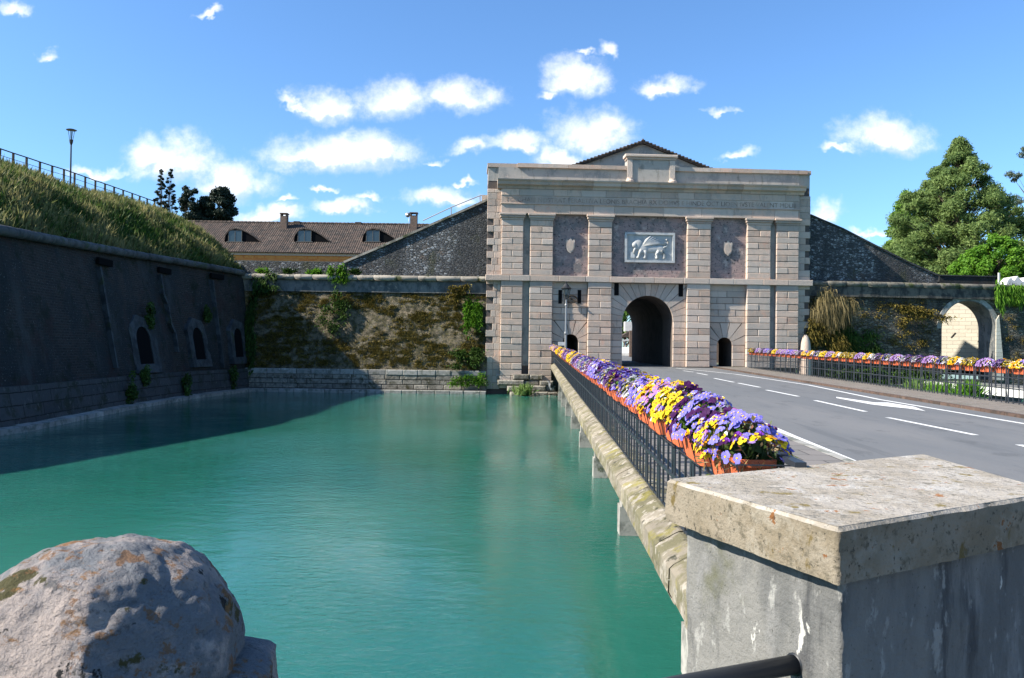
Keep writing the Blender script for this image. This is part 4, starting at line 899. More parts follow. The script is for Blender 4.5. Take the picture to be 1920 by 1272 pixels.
PW=thing('low_parapet','low dark parapet wall on top of the right curtain wall below the trees','wall',(RF.O.x,RF.O.y,0),RF.a)
a=RF.at(1758,518,1.2); b=RF.at(1862,520,1.2); mb=MB(); mb.box(a[0],b[0],1.0,1.5,rzc+.05,a[1],.5); mb.build('wall',MT['dark_brick'],PW)
mb=MB(); mb.box(a[0]-.05,b[0]+.05,.94,1.56,a[1]+.002,a[1]+.07,.5); mb.build('coping',MT['plinth_dark'],PW)
a=RF.at(1872,512,1.6); b=RF.at(1872,536,1.6); mb=MB(); mb.box(a[0]-.045,a[0]+.045,1.5,1.6,b[1],a[1],.5); tag(mb.build('white_post',MT['paint_white']),'small white post on the wall top below the bright green bush','post'); bpy.data.objects['white_post'].matrix_world=Matrix.Translation(RF.O)@Matrix.Rotation(RF.a,4,'Z')
RU=thing('ruined_wall','broken white plastered wall stub on top of the wall at the right edge','wall',(RF.O.x,RF.O.y,0),RF.a)
pts=pr(RF,[(1887,536),(1990,540),(1990,524),(1935,526),(1926,520),(1918,529),(1908,518),(1901,528),(1896,520),(1889,527)],2.2); mb=MB(); mb.prism(pts,2.2,2.9); mb.build('wall',MT['paint_white'],RU)
# pale curved buttress at the right foot of the gate
px0=GF.at(1500,690,-.3); bw=.62; zt_=GF.z(628,1510)
GS=thing('corner_buttress','pale rounded stone buttress at the right foot of the gate','buttress',tuple(GF.w(px0[0]+.35,-.25,0)),GF.a)
mb=MB(True); H_=zt_
mb.lathe([(.36,-1.6),(.36,.2),(.36,1.0),(.34,1.8),(.29,H_-.5),(.20,H_-.18),(.09,H_-.03),(0,H_)],24,(0,0,0),.6); mb.build('stone',MT['gate'],GS)
# ================================================================== bastion wall, left (path bends slightly)
base=[(-20,6),(-17.6,14),(-15.9,23.7),(-17.3,33.5),(-17.75,40.5),(-17.3,48.9)]
top=[]
for px,py,xx in ((-700,330,None),(-380,372,None),(0,434,-17.3),(138,459,-18.35),(251.6,479,-18.9),(340,493,-19.0),(427,508,-18.3)):
    if xx is None: continue
    d=ray(px,py); p=CP+d*(xx/d.x); top.append(p)
top=[Vector((-21,6,4.75)),Vector((-18.9,15,5.05))]+top+[Vector((top[-1].x+.35,49.9,top[-1].z))]
def resample(P,n):
    P=[Vector(p) for p in P]; L_=[0]
    for a,b in zip(P[:-1],P[1:]): L_.append(L_[-1]+(b-a).length)
    out=[]
    for i in range(n):
        t=L_[-1]*i/(n-1); k=max(j for j in range(len(L_)) if L_[j]<=t+1e-9); k=min(k,len(P)-2); f=(t-L_[k])/(L_[k+1]-L_[k]); out.append(P[k].lerp(P[k+1],f))
    return out
def atY(P,Y):
    P=[Vector(p) for p in P]
    for a,b in zip(P[:-1],P[1:]):
        if a.y<=Y<=b.y: return a.lerp(b,(Y-a.y)/(b.y-a.y))
    return P[0] if Y<P[0].y else P[-1]
NY=130; YS=[6.01+(48.88-6.01)*i/(NY-1) for i in range(NY)]
Bb=[atY([(x,y,0) for x,y in base],y) for y in YS]; Tt=[atY(top,y) for y in YS]
BW=thing('bastion_wall','dark shaded brick bastion wall along the left side of the water','fortress wall',(-17,30,WZ))
o0=BW.location
def BP(i,z):
    b=Bb[i]; t=Tt[i]; f=(z-WZ)/(t.z-WZ); return Vector((b.x+(t.x-b.x)*f,b.y,z))-o0
zp=.30
mb=MB(True); rows=[]
for j in range(31):
    r=[]
    for i in range(NY):
        z=zp+(Tt[i].z-zp)*j/30; p=BP(i,z); p.x+=-.06+.05*mnoise.fractal(Vector((p.y*.9,z*.9,2)),.8,2,4); r.append(p)
    rows.append(r)
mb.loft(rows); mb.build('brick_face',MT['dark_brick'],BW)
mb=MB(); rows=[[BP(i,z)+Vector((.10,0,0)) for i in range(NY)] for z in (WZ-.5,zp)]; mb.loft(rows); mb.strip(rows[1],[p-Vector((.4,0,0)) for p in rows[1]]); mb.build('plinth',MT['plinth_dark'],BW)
mb=MB(); 
for i in range(0,NY-3,3):
    a=BP(i,WZ); b=BP(i+3,WZ); a.y+=.012; vs=[]
    j=random.uniform(-.015,.015)
    for p in (a,b): vs+=[(p.x+.05,p.y,-.3),(p.x+.46+j,p.y,-.3),(p.x+.46+j,p.y,.17+j),(p.x+.05,p.y,.20+j)]
    mb.add(vs,[(0,1,2,3),(7,6,5,4),(1,5,6,2),(2,6,7,3)])
mb.build('ledge',MT['ledge'],BW)
mb=MB(True)
for i in range(0,NY-4,4):
    pts=[BP(k,Tt[k].z)+Vector((.12,0,.02)) for k in range(i,i+5)]; mb.tube(pts,[.17,.18,.18,.18,.17],10,random.random())
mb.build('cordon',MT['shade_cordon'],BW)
def onB(px,py):   # point of the bastion face seen at a pixel
    best=None
    for i in range(NY):
        d=ray(px,py); Y=YS[i]; p=CP+d*(Y/d.y); b=Bb[i]; t=Tt[i]; f=(p.z-WZ)/(t.z-WZ); e=abs(p.x-(b.x+(t.x-b.x)*f))
        if best is None or e<best[0]: best=(e,i,p.z)
    return best[1],best[2]
for px,py,w_,h_ in ((271,652,1.5,2.3),(372,648,1.5,2.3),(447,646,1.5,2.2)):
    i,z=onB(px,py); i=min(max(i,3),NY-4); p=BP(i,z); 
    F=MB(); hw=.62
    # frame in (y,z) extruded towards +x
    prof_=[(-1.05,-1.15),(1.05,-1.15),(1.0,.5),(.62,.95),(.3,1.35),(-.3,1.35),(-.62,.95),(-1.0,.5)]
    def px_(pt): f=(pt[1]+z-WZ)/(Tt[i].z-WZ); return (Bb[i].x+(Tt[i].x-Bb[i].x)*f)-o0.x
    inn=[(-.66,-.75)]+[(-.66*math.cos(PI*k/10),.35+.62*math.sin(PI*k/10)) for k in range(11)]+[(.66,-.75)]
    outr=[(-1.22,-1.15)]+[(-(1.15+(.14 if k%3 else 0))*math.cos(PI*k/10),.45+(.98+(.12 if k%3==1 else 0))*math.sin(PI*k/10)) for k in range(11)]+[(1.22,-1.15)]
    for a,b,c,d in zip(inn[:-1],inn[1:],outr[1:],outr[:-1]):
        vs=[(px_(q)+.07,q[0]+p.y,q[1]+p.z) for q in (a,b,c,d)]+[(px_(q)-.3,q[0]+p.y,q[1]+p.z) for q in (a,b,c,d)]
        F.add(vs,[(3,2,1,0),(0,1,5,4),(2,3,7,6)])
    vs=[(px_(q)+dx,q[0]+p.y,q[1]+p.z) for dx in (.12,-.2) for q in ((-1.2,-1.15),(1.2,-1.15),(1.2,-.75),(-1.2,-.75))]; F.add(vs,[(0,1,2,3),(3,2,6,7),(1,5,6,2),(0,3,7,4)])
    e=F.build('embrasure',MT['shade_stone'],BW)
    F=MB(); F.add([(px_(q)+.02,q[0]+p.y,q[1]+p.z) for q in inn],[tuple(range(len(inn)))],.5); F.build('recess_shade',MT['blackhole'],e)  # flat black sheet on the wall, shade of the opening painted in
# vertical stone ribs with a dark slot under the cordon
for (ax,ay),(bx_,by) in (((180,500),(212,690)),((296,515),(330,660)),((392,525),(415,690))):
    ia,za=onB(ax,ay); ib,zb_=onB(bx_,by)
    mb=MB(); n=8
    for k in range(n):
        i1=round(ia+(ib-ia)*k/n); i2=round(ia+(ib-ia)*(k+1)/n); z1q=za+(zb_-za)*k/n; z2q=za+(zb_-za)*(k+1)/n
        a=BP(i1,z1q)+Vector((.03,0,0)); b=BP(i2,z2q)+Vector((.03,0,0)); mb.beam(a,b,.24,.12,random.random())
    mb.build('stone_rib',MT['shade_stone'],BW)
    mb=MB(); j=min(ia+4,NY-1); a=BP(ia,za+.25)+Vector((.05,0,0)); b=BP(j,za+.25)+Vector((.05,0,0)); mb.beam(a,b,.12,.28); mb.build('slot',MT['blackhole'],BW)
# ---- grassy bank above
crest_px=[(-560,150,25),(-300,205,29),(-120,255,34),(0,292,38),(70,314,42),(145,340,46),(215,361,50),(292,385,53.5),(334,399,54.5),(365,417,54.5),(397,441,54),(420,468,52.8),(440,499,50.6)]
crest=[dep(px,py+(30 if px<200 else 16),Y) for px,py,Y in crest_px]; crest[0]=Vector((-28.5,14,8.6)); crest[1]=Vector((-27.5,22,9.4))
foot=[Vector((-21.3,6,4.8)),Vector((-20.0,12,5.0)),Vector((-18.6,19,5.15)),Vector((-17.6,26,5.3))]
for i in range(4,len(crest_px)):
    f=(i-3)/(len(crest_px)-4); Y=26+(49.2-26)*f**.75; foot.append(atY(top,Y)+Vector((-.25,0,.05)))
NF=120
cr_=resample(crest,NF); 
ft_=[]
fr=resample(foot,NF)
def bank_pt(i,v):
    a=fr[i]; b=cr_[i]; p=a.lerp(b,v); h=(b-a).length; p.z+=.05*h*math.sin(PI*v)*(1 if v<1 else 0)
    p.z+=.12*mnoise.noise(p*.5); return p
mb=MB(True); rows=[[bank_pt(i,j/16) for i in range(NF)] for j in range(17)]
rows.append([p+Vector((-2.5,1.2,.05)) for p in rows[-1]]); rows.append([p+Vector((-22,6,-.6)) for p in rows[-2]]); 
mb.loft(rows); BK=tag(mb.build('grass_bank',MT['earth']),kind='structure')
# blades
def blades(pts,nrm,lens,wid,lean,tones,seed=0):
    R=np.random.default_rng(seed); N=len(pts); P=np.asarray(pts); 
    d=np.array([0,0,1.0])+R.normal(0,lean,(N,3))+np.asarray(nrm)*.5; d/=np.linalg.norm(d,axis=1)[:,None]
    s=np.cross(d,R.normal(0,1,(N,3))); s/=np.linalg.norm(s,axis=1)[:,None]; L_=lens[:,None]; w=wid[:,None]
    return np.stack([P-s*w,P+s*w,P+d*L_*.6+s*w*.8,P+d*L_+R.normal(0,.06,(N,3))],1)
N=60000; pts=np.empty((N,3)); R=random.Random(4); keep=[]
for k in range(N):
    i=R.uniform(18,NF-1.01); v=1.03*R.random()**.85; i0=int(i); a=bank_pt(i0,min(v,1)); b=bank_pt(i0+1,min(v,1)); p=a.lerp(b,i-i0); p.z+=-.03; pts[k]=p
cl=np.array([mnoise.fractal(Vector(p)*.45,.8,2,3) for p in pts]); t=np.clip(.36+cl*.9+rng.normal(0,.22,N),0,1)
ln=np.clip(.40+.25*cl+rng.normal(0,.12,N),.15,.8); A=blades(pts,np.tile([.4,-.2,.3],(N,1)),ln,rng.uniform(.012,.035,N),.38,t,1)
tag(quads('bank_grass',A,t,LM['grass']),kind='stuff'); bpy.data.objects['bank_grass']['label']='long green and straw coloured grass on the bank above the left wall'
# fence along the crest and street lamp
FN=thing('crest_fence','dark post and rail fence along the crest of the grassy bank','fence',tuple(crest[3]))
fpx=[(-120,238),(-60,257),(0,279),(25,287.5),(50,295.5),(75,304),(98,311.5),(120,318),(140,325),(160,332),(179,339),(197,345),(214,351),(231,357),(248,363),(262,368),(276,373),(290,378)]
fy=lambda px:38+ (px/292.)*15.8
FP=[dep(px,py,fy(px)+.5) for px,py in fpx]; oo=Vector(crest[3])
for p in FP:
    mb=MB(); q=p-oo; mb.beam(q,q-Vector((0,0,1.5)),.085,.085); mb.build('post',MT['wood'],FN)
for dz in (0,-.32,-.62):
    mb=MB()
    for a,b in zip(FP[:-1],FP[1:]): mb.beam(a-oo+Vector((0,0,dz)),b-oo+Vector((0,0,dz)),.04,.05 if dz==0 else .015)
    mb.build('rail',MT['wood'],FN)
lp=dep(134,243,49.5); SL=thing('street_lamp','tall slim street lamp with a flat disc top standing behind the grassy crest','street lamp',(lp.x,lp.y,0))
mb=MB(); mb.tube([(0,0,8.2),(0,0,lp.z-.95)],[.07,.045],10); mb.build('pole',MT['iron_dark'],SL)
mb=MB(); mb.lathe([(.05,-.98),(.10,-.82),(.12,-.68),(.08,-.64),(0,-.64)],12,(0,0,lp.z)); 
for k in range(4): a=k*PI/2+.4; mb.tube([(.09*math.cos(a),.09*math.sin(a),lp.z-.66),(.17*math.cos(a),.2*math.sin(a),lp.z-.1)],.015,5)
mb.build('lantern_cage',MT['iron_dark'],SL)
mb=MB(); mb.lathe([(.0,-.05),(.30,-.06),(.31,-.03),(.2,.01),(0,.02)],20,(0,0,lp.z)); mb.build('lamp_disc',MT['iron_dark'],SL)
mb=MB(True); mb.lathe([(0,-.62),(.05,-.6),(.07,-.3),(.07,-.12),(0,-.1)],12,(0,0,lp.z)); mb.build('lamp_glass',MT['pane'],SL)
# ================================================================== long tiled building behind
BF=Frame(dep(600,480,78),rad(2.0)); BL=thing('long_building','long low building with a brown tiled roof and orange wall behind the ramparts','building',(BF.O.x,BF.O.y,0),BF.a)
ex0=BF.x(300,474); ex1=BF.x(900,474); ez=BF.z(473,600); wz0=BF.z(560,600)
rb=BF.at(600,420,6.5); rzz=rb[1]
mb=MB(); mb.box(ex0,ex1,.5,12.5,.6,ez-.15); mb.build('wall',MT['orange'],BL)
mb=MB(); mb.box(ex0,ex1,.3,.498,ez-.34,ez-.10); mb.box(ex0,ex1,.42,.499,BF.z(491,600)-.10,BF.z(491,600)+.05); mb.build('cornice',MT['cream_trim'],BL)
mb=MB(); 
for k in range(30): x=ex0+.8+k*(ex1-ex0)/30; mb.box(x,x+.9,.46,.498,ez-.62,ez-.36)
mb.build('frieze_panels',MT['ochre'],BL)
mb=MB(); n=int((ex1-ex0)/.22); 
def roofp(x,v,side=0):
    y=(0+6.5*v) if side==0 else 13-6.5*v; return (x,y,ez-.1+(rzz-ez+.1)*v)
for k in range(n):     # barrel tiles: a half round per column
    x=ex0+k*.22; cols=[]
    for q in range(5):
        a=PI*q/4; dx=.11-.105*math.cos(a); dz=.06*math.sin(a); cols.append([ (x+dx,roofp(0,v)[1],roofp(0,v)[2]+dz) for v in (0,.25,.5,.75,1)])
    for c1,c2 in zip(cols[:-1],cols[1:]): mb.strip(c1,c2,random.random(),False)
mb.add([roofp(ex0,0),roofp(ex1,0),roofp(ex1,1),roofp(ex0,1)],[(0,1,2,3)]); mb.add([roofp(ex1,0,1),roofp(ex0,0,1),roofp(ex0,1,1),roofp(ex1,1,1)],[(0,1,2,3)])
mb.add([roofp(ex0,0),roofp(ex0,1),roofp(ex0,0,1)],[(0,1,2)]); mb.add([roofp(ex1,0),roofp(ex1,0,1),roofp(ex1,1)],[(0,1,2)])
x=ex0
while x<ex1: mb.tube([(x,6.5,rzz+.03),(x+.42,6.5,rzz+.05)],[.13,.15],8,random.random()); x+=.42
ROOF=mb.build('roof',MT['tile'],BL)
for px in (441,571,699):
    x,z=BF.at(px,451,1.9); zb_=z; v=(z-(ez-.1))/(rzz-ez+.1); yf=6.5*v-.15
    x,z=BF.at(px,453,1.9); yf=6.5*(z-(ez-.1))/(rzz-ez+.1)-.12; x,z=BF.at(px,446,yf); z0d=z
    DM=MB(); W_=.95
    # curved swept roof, wider to the right
    prf=[(-W_-.12,-.02),(-W_,.62),(-W_*.6,1.12),(0,1.28),(W_*.7,1.18),(W_*1.3,.92),(W_*2.0,.52),(W_*2.75,-.02)]
    fr_=[(x+a,yf,z0d+b-.35) for a,b in prf]; bk=[]
    for a,b in prf:
        vv_=(z0d+b-.35-(ez-.1))/(rzz-ez+.1); bk.append((x+a*1.02,6.5*vv_+.05,z0d+b-.35+.02))
    DM.strip(fr_,bk,.5,False); fr2=[(a,b-.12,c-.07) for a,b,c in fr_]; DM.strip([(a,b-.12,c+.05) for a,b,c in fr_],fr_,.6); DM.strip(fr2,[(a,b-.12,c+.05) for a,b,c in fr_],.7)
    dm=DM.build('dormer',MT['tile'],ROOF)
    mb=MB(); mb.box(x-.66,x+.66,yf-.03,yf+.02,z0d-.38,z0d+.72); 
    dmw=mb.build('dormer_window',MT['glass'],dm)
    mb=MB()
    for xx in (-.68,-.03,.64): mb.box(x+xx,x+xx+.06,yf-.07,yf-.031,z0d-.38,z0d+.74)
    mb.box(x-.64,x+.66,yf-.07,yf-.031,z0d+.68,z0d+.76); mb.box(x-.8,x+.85,yf-.14,yf-.031,z0d-.46,z0d-.385); mb.build('dormer_frame',MT['frame'],dm)
    mb=MB(); mb.add([(a,yf+.03,c) for a,b,c in fr_]+[(fr_[-1][0],yf+.03,z0d-.42),(fr_[0][0],yf+.03,z0d-.42)],[tuple(range(len(fr_)+2))]); mb.build('dormer_shade',MT['blackhole'],dm)  # black sheet painted in for the shade under the dormer roof
for px,py,w_ in ((533,406,.34),(776,405,.36)):
    x,z=BF.at(px,py,5.4); mb=MB(); mb.box(x-w_,x+w_,5.1,5.8,rzz-1.6,z,.5)
    for sx_ in (-1,1): mb.box(x+sx_*(w_-.06)-.06,x+sx_*(w_-.06)+.06,5.08,5.82,z,z+.24,.4)
    mb.box(x-w_-.07,x+w_+.07,5.0,5.9,z+.24,z+.32,.3); mb.build('chimney',MT['chimney'],ROOF)
for px in (557,672): x,z=BF.at(px,418,6.5); mb=MB(); mb.box(x-.32,x+.32,6.3,6.9,rzz-.1,rzz+.22,.3); mb.build('roof_vent',MT['tile'],ROOF)
x,z=BF.at(765,404,5.4); mb=MB(True); mb.tube([(x+.1,5.5,rzz-1.2),(x+.1,5.5,z+.2)],.03,6); mb.tube([(x,5.38,z),(x,5.30,z),(x,5.2,z)],[.03,.20,.26],16); mb.build('satellite_dish',MT['grey_metal'],ROOF)
# ================================================================== gate lamp, heron, small things
gl_=dep(1060,692,46.5); ltop=dep(1063,528,46.5); GLp=thing('gate_lamp','wrought iron lantern on a slim grey post in front of the left gate bays','street lamp',(gl_.x,gl_.y,rz(46.5)+.12))
h=ltop.z-(rz(46.5)+.12); lx=(ltop.x-gl_.x)*.0
mb=MB(); mb.tube([(0,0,0),(0,0,.5),(0,0,1.8)],[.09,.075,.07],12); mb.lathe([(.07,1.78),(.11,1.84),(.11,1.90),(.07,1.96)],12); mb.tube([(0,0,1.8),(0,0,h-1.05)],[.055,.045],10); mb.lathe([(.045,h-1.45),(.09,h-1.38),(.045,h-1.3)],10); mb.build('post',MT['grey_metal'],GLp)
mb=MB(); z0=h-.98
for k in range(6):
    a=k*PI/3; mb.tube([(.12*math.cos(a),.12*math.sin(a),z0),(.25*math.cos(a),.25*math.sin(a),z0+.55)],.014,5)
mb.tube([(-.22,0,z0-.3),(-.1,0,z0-.05),(0,0,z0-.15),(.1,0,z0-.05),(.22,0,z0-.3)],.02,5); mb.lathe([(.0,-.03),(.13,-.02),(.13,.02),(0,.03)],12,(0,0,z0)); mb.build('lantern_frame',MT['iron_dark'],GLp)
mb=MB(); mb.lathe([(.30,z0+.54),(.31,z0+.58),(.2,z0+.68),(.09,z0+.82),(.05,z0+.86),(.07,z0+.92),(.02,z0+.97),(0,z0+1.03)],12); mb.build('lantern_roof',MT['iron_dark'],GLp)
mb=MB(); 
for k in range(6):
    a=k*PI/3; b=a+PI/3; mb.add([(.11*math.cos(a),.11*math.sin(a),z0+.02),(.11*math.cos(b),.11*math.sin(b),z0+.02),(.24*math.cos(b),.24*math.sin(b),z0+.53),(.24*math.cos(a),.24*math.sin(a),z0+.53)],[(0,1,2,3)])
mb.build('lantern_glass',MT['pane'],GLp)
x,z=GF.at(1053,652,-.5); SG=thing('small_sign','small white notice board on a post beside the left pedestrian arch','sign',tuple(GF.w(x,-.6,GZ+.12)),GF.a)
mb=MB(); mb.box(-.22,.22,-.02,.02,z-GZ-.30,z-GZ+.22,.5); mb.build('panel',MT['paint_white'],SG); mb=MB(); mb.box(-.2,.2,-.026,-.021,z-GZ-.08,z-GZ+.0,.5); mb.build('stripe',MT['iron_dark'],SG)
mb=MB(); mb.tube([(0,.03,0),(0,.03,z-GZ)],.025,6); mb.build('post',MT['grey_metal'],SG)
# heron on a drifting branch
hp=dep(1031,733,47.2); HE=thing('heron','grey and black heron standing hunched by the foot of the gate beside the bridge','bird',(hp.x,hp.y,hp.z))
me=bpy.data.meshes.new('body'); V=[(0,0,.12),(.02,0,.24),(-.01,0,.36),(-.03,0,.46),(-.05,0,.53),(-.12,0,.545),(-.2,0,.52),(.08,0,.10),(.13,0,.0)]
E=[(0,1),(1,2),(2,3),(3,4),(4,5),(5,6),(0,7),(7,8)]; me.from_pydata(V,E,[]); ho=link('body',me,MT['grey_metal'],HE)
sk=ho.modifiers.new('s','SKIN'); rr=[.09,.10,.085,.05,.05,.022,.008,.05,.02]
for i,v in enumerate(me.skin_vertices[0].data): v.radius=(rr[i],rr[i]); v.use_root=(i==0)
ho.modifiers.new('u','SUBSURF').levels=1; ho.modifiers['u'].render_levels=1
mb=MB(True); mb.ell((.06,0,.27),(.085,.10,.20),12,8); mb.ell((-.045,0,.565),(.05,.035,.025),10,6); mb.build('wing',MT['iron_dark'],HE)
for yy_ in (-.03,.03): mb=MB(); mb.tube([(.02,yy_,.1),(.03,yy_,-.05),(.02,yy_,-.16)],.009,5); mb.tube([(.02,yy_,-.16),(-.05,yy_,-.165)],.007,5); mb.build('leg',MT['wood'],HE)
bb=dep(1045,741,46.9); mb=MB(); mb.tube([(-.6,0,-.04),(-.1,.03,.0),(.3,-.02,.03),(.8,.05,-.05)],[.03,.045,.05,.02],7); mb.tube([(.1,0,0),(.35,.05,.25),(.5,.05,.3)],[.03,.02,.01],6)
br=mb.build('branch',MT['bark']); br.location=(hp.x+.25,hp.y,hp.z-.19); tag(br,'dark driftwood branch lying in the water beside the heron','branch')
# ================================================================== footbridge on the right
FB=thing('footbridge','low footbridge with white beams running to the archway, seen through the right railing','bridge',(24.2,44,0))
mb=MB(); 
yy0=14; 
for k in range(7):
    ya=yy0+k*5.2-44; mb.box(-.1,.1,ya+.06,ya+5.1,-.42,.02,random.random())
mb.build('side_beam',MT['paint_white'],FB)
mb=MB(); mb.box(.1+.002,2.8,yy0-44,6.4,-.2,.06,.5); mb.build('deck',MT['concrete'],FB)
for k in range(7): mb=MB(); mb.box(.15,2.7,yy0-44+k*5.2-.15,yy0-44+k*5.2+.15,-1.6,-.202,.5); mb.build('pier',MT['pier'],FB)
fr_=thing('footbridge_railing','dark railing on the low footbridge beyond the right railing','railing',(24.3,44,0))
for h in (.98,.55,.2): mb=MB(); mb.beam((0,yy0-44,h),(0,6,h),.04,.04); mb.build('rail',MT['iron'],fr_)
y=yy0-44
while y<6: mb=MB(); mb.box(-.02,.02,y-.02,y+.02,.06,.98); mb.build('post',MT['iron'],fr_); y+=1.0
# stone kerb and rough footing along the right wall
mb=MB(); x=x0
while x<acx-ahw-.6:
    x2=x+random.uniform(.8,1.4); mb.block(x,x2-.02,WZ-.3,WZ+.5,0,.6,.04,jit=.08); mb.block(x,x2-.02,WZ+.5,WZ+.85,0,.35,.04,jit=.05); x=x2
mb.build('footing',MT['plinth'],RC)
# ================================================================== vegetation
def leafcloud(centers, radii, n, size, asp=.5, seed=0, up=.2, flat_=0, hollow=.5):
    R=np.random.default_rng(seed); m=len(centers); C=np.asarray(centers,dtype=float); Rd=np.asarray(radii,dtype=float)
    vol=Rd.prod(axis=1)**(2/3.); idx=R.choice(m,n,p=vol/vol.sum()); d=R.normal(0,1,(n,3)); d/=np.linalg.norm(d,axis=1)[:,None]
    r=(hollow+(1-hollow)*R.random(n))**.7*R.uniform(.8,1.12,n); P=C[idx]+d*Rd[idx]*r[:,None]
    nr=d+R.normal(0,.7,(n,3))+np.array([0,0,up]); nr/=np.linalg.norm(nr,axis=1)[:,None]
    a=np.cross(nr,R.normal(0,1,(n,3))); a/=np.linalg.norm(a,axis=1)[:,None]; b=np.cross(nr,a); s=size*R.uniform(.6,1.4,n)[:,None]
    q=np.stack([P-a*s,P-b*s*asp,P+a*s,P+b*s*asp],1)
    tb=R.normal(0,.12,m)[idx]; t=np.clip(.45+tb+R.normal(0,.2,n),0,1); return q,t
def limbs(mb,base,h,r,targets,R,lean=(0,0)):
    b=Vector(base); topv=b+Vector((lean[0],lean[1],h)); n=6; pts=[b.lerp(topv,i/n)+Vector((R.uniform(-.08,.08)*h*.1,R.uniform(-.08,.08)*h*.1,0))*(i>0) for i in range(n+1)]
    mb.tube(pts,[r*(1-.85*i/n) for i in range(n+1)],8)
    for t in targets:
        t=Vector(t); f=min(.95,max(.15,(t.z-b.z)/h-.18)); k=min(n-1,int(f*n)); p=pts[k].lerp(pts[k+1],f*n-k); m=p.lerp(t,.5)+Vector((0,0,R.uniform(-.1,.25)))
        rr=r*(1-.8*f)*.45; mb.tube([p,m,t],[rr,rr*.6,rr*.2],5)
def tree(name,label,cat,loc,h,prof,nclump,clr,nleaf,lsize,mat_,seed,trunk_r=.25,asp=.5,group=None,squash=.7,hollow=.4,zmin=0,lean=(0,0),up=.3):
    """prof: [(height fraction, radius)]"""
    R=random.Random(seed); T=thing(name,label,cat,loc,0,group); hs=[p[0] for p in prof]; rs=[p[1] for p in prof]; Cn=[];Rd=[]
    for k in range(nclump):
        f=zmin+(hs[-1]-zmin)*(k+R.random())/nclump; rr=np.interp(f,hs,rs); a=R.uniform(0,2*PI); q=rr*math.sqrt(R.uniform(.15,1)); q=min(q,max(0,rr))
        c=clr*R.uniform(.6,1.3)*(.55+.45*rr/max(rs)); Cn.append((q*math.cos(a)+lean[0]*f,q*math.sin(a)+lean[1]*f,f*h)); Rd.append((c,c,c*squash))
    mb=MB(); limbs(mb,(0,0,0),h*.97,trunk_r,[c for c in Cn if c[2]>zmin*h],R,lean); mb.build('trunk',MT['bark'],T)
    A,t=leafcloud(Cn,Rd,nleaf,lsize,asp,seed,up,hollow=hollow); quads('crown',A,t,mat_,T); return T
def tb(px,py,Y): p=dep(px,py,Y); return p
# right: big pine
p=dep(1797,640,76); hp_=dep(1797,265,76).z-.6
tree('pine_tree','large spreading pine tree behind the right curtain wall','pine tree',(p.x,p.y,.6),hp_,[(.05,5.6),(.2,6.6),(.42,6.9),(.60,6.3),(.74,4.7),(.86,2.5),(.94,.9),(1.0,.25)],420,1.0,260000,.14,LM['pine'],11,.4,.30,squash=.75,zmin=.04,hollow=.1)
p=dep(1703,640,84); tree('broadleaf_tree','bright green broadleaf tree left of the big pine','tree',(p.x,p.y,.6),dep(1703,365,84).z-.6,[(.15,2.3),(.3,2.9),(.6,2.7),(.8,1.9),(.93,1.0),(1,.4)],120,.85,52000,.14,LM['bright'],12,.25,.6,zmin=.1,squash=1.1)
p=dep(1868,640,62); tree('bush','dense vivid green bush right of the pine above the parapet','bush',(p.x,p.y,.6),dep(1868,446,62).z-.6,[(.4,3.0),(.6,3.2),(.78,2.7),(.9,1.7),(1,.6)],95,.6,52000,.085,LM['bush'],13,.2,.7,zmin=.45,squash=.85)
p=dep(1936,640,64); tree('bush','rounded vivid green bush at the right edge of the picture','bush',(p.x,p.y,.6),dep(1930,468,64).z-.6,[(.4,2.4),(.6,2.6),(.8,2.0),(1,.5)],60,.55,26000,.085,LM['bush'],14,.2,.7,zmin=.45,squash=.85)
p=dep(1945,640,90); tree('olive_tree','thin blue-green tree top cut by the right edge of the picture','tree',(p.x,p.y,.6),dep(1925,262,90).z-.6,[(.3,3.0),(.6,4.0),(.8,3.2),(1,1.4)],60,.6,9000,.12,LM['olive'],15,.25,.4,zmin=.25,hollow=.2)
p=dep(1850,640,100); HS=thing('villa','pale yellow house half hidden behind the pine','house',(p.x,p.y,.6),rad(12))
mb=MB(); mb.box(-7,9,0,9,0,10.2); mb.build('wall',mat('yellow_render',(.72,.62,.40),tone=0),HS); mb=MB(); mb.prism([(-7.6,10.2),(9.6,10.2),(1,12.6)],-.6,9.6); mb.build('roof',MT['tile'],HS)
mb=MB()
for xx in (-5,-1.5,2.5,6): mb.box(xx,xx+1.1,-.02,-.001,6.2,7.9)
mb.build('shutters',MT['wood'],HS)
# left: conifers
for px,py,Y,w_,sd,lab in ((301,318,92,.9,21,'slim ragged conifer, taller of the two behind the grassy bank'),(318,317,93,.95,22,'slim ragged conifer just right of its twin behind the grassy bank')):
    p=dep(px,400,Y); tree('conifer',lab,'conifer',(p.x,p.y,.6),dep(px,py,Y).z-.6,[(.55,w_*1.2),(.75,w_*1.0),(.9,w_*.6),(1,.12)],80,.30,9000,.11,LM['dark'],sd,.10,.35,zmin=.60,squash=.5,hollow=.1)
p=dep(355,400,92); tree('conifer','small dark conifer between the slim conifers and the round cedar','conifer',(p.x,p.y,.6),dep(357,353,92).z-.6,[(.6,1.7),(.8,1.3),(.95,.8),(1,.6)],36,.7,11000,.15,LM['dark'],23,.18,.4,zmin=.66,squash=.7,hollow=.2)
p=dep(408,410,94); tree('cedar','broad dark rounded cedar behind the tiled roof','cedar',(p.x,p.y,.6),dep(408,357,94).z-.6,[(.6,2.6),(.75,2.6),(.88,2.2),(1,.9)],90,.85,44000,.17,LM['dark'],24,.3,.45,zmin=.62,squash=.6,hollow=.3)
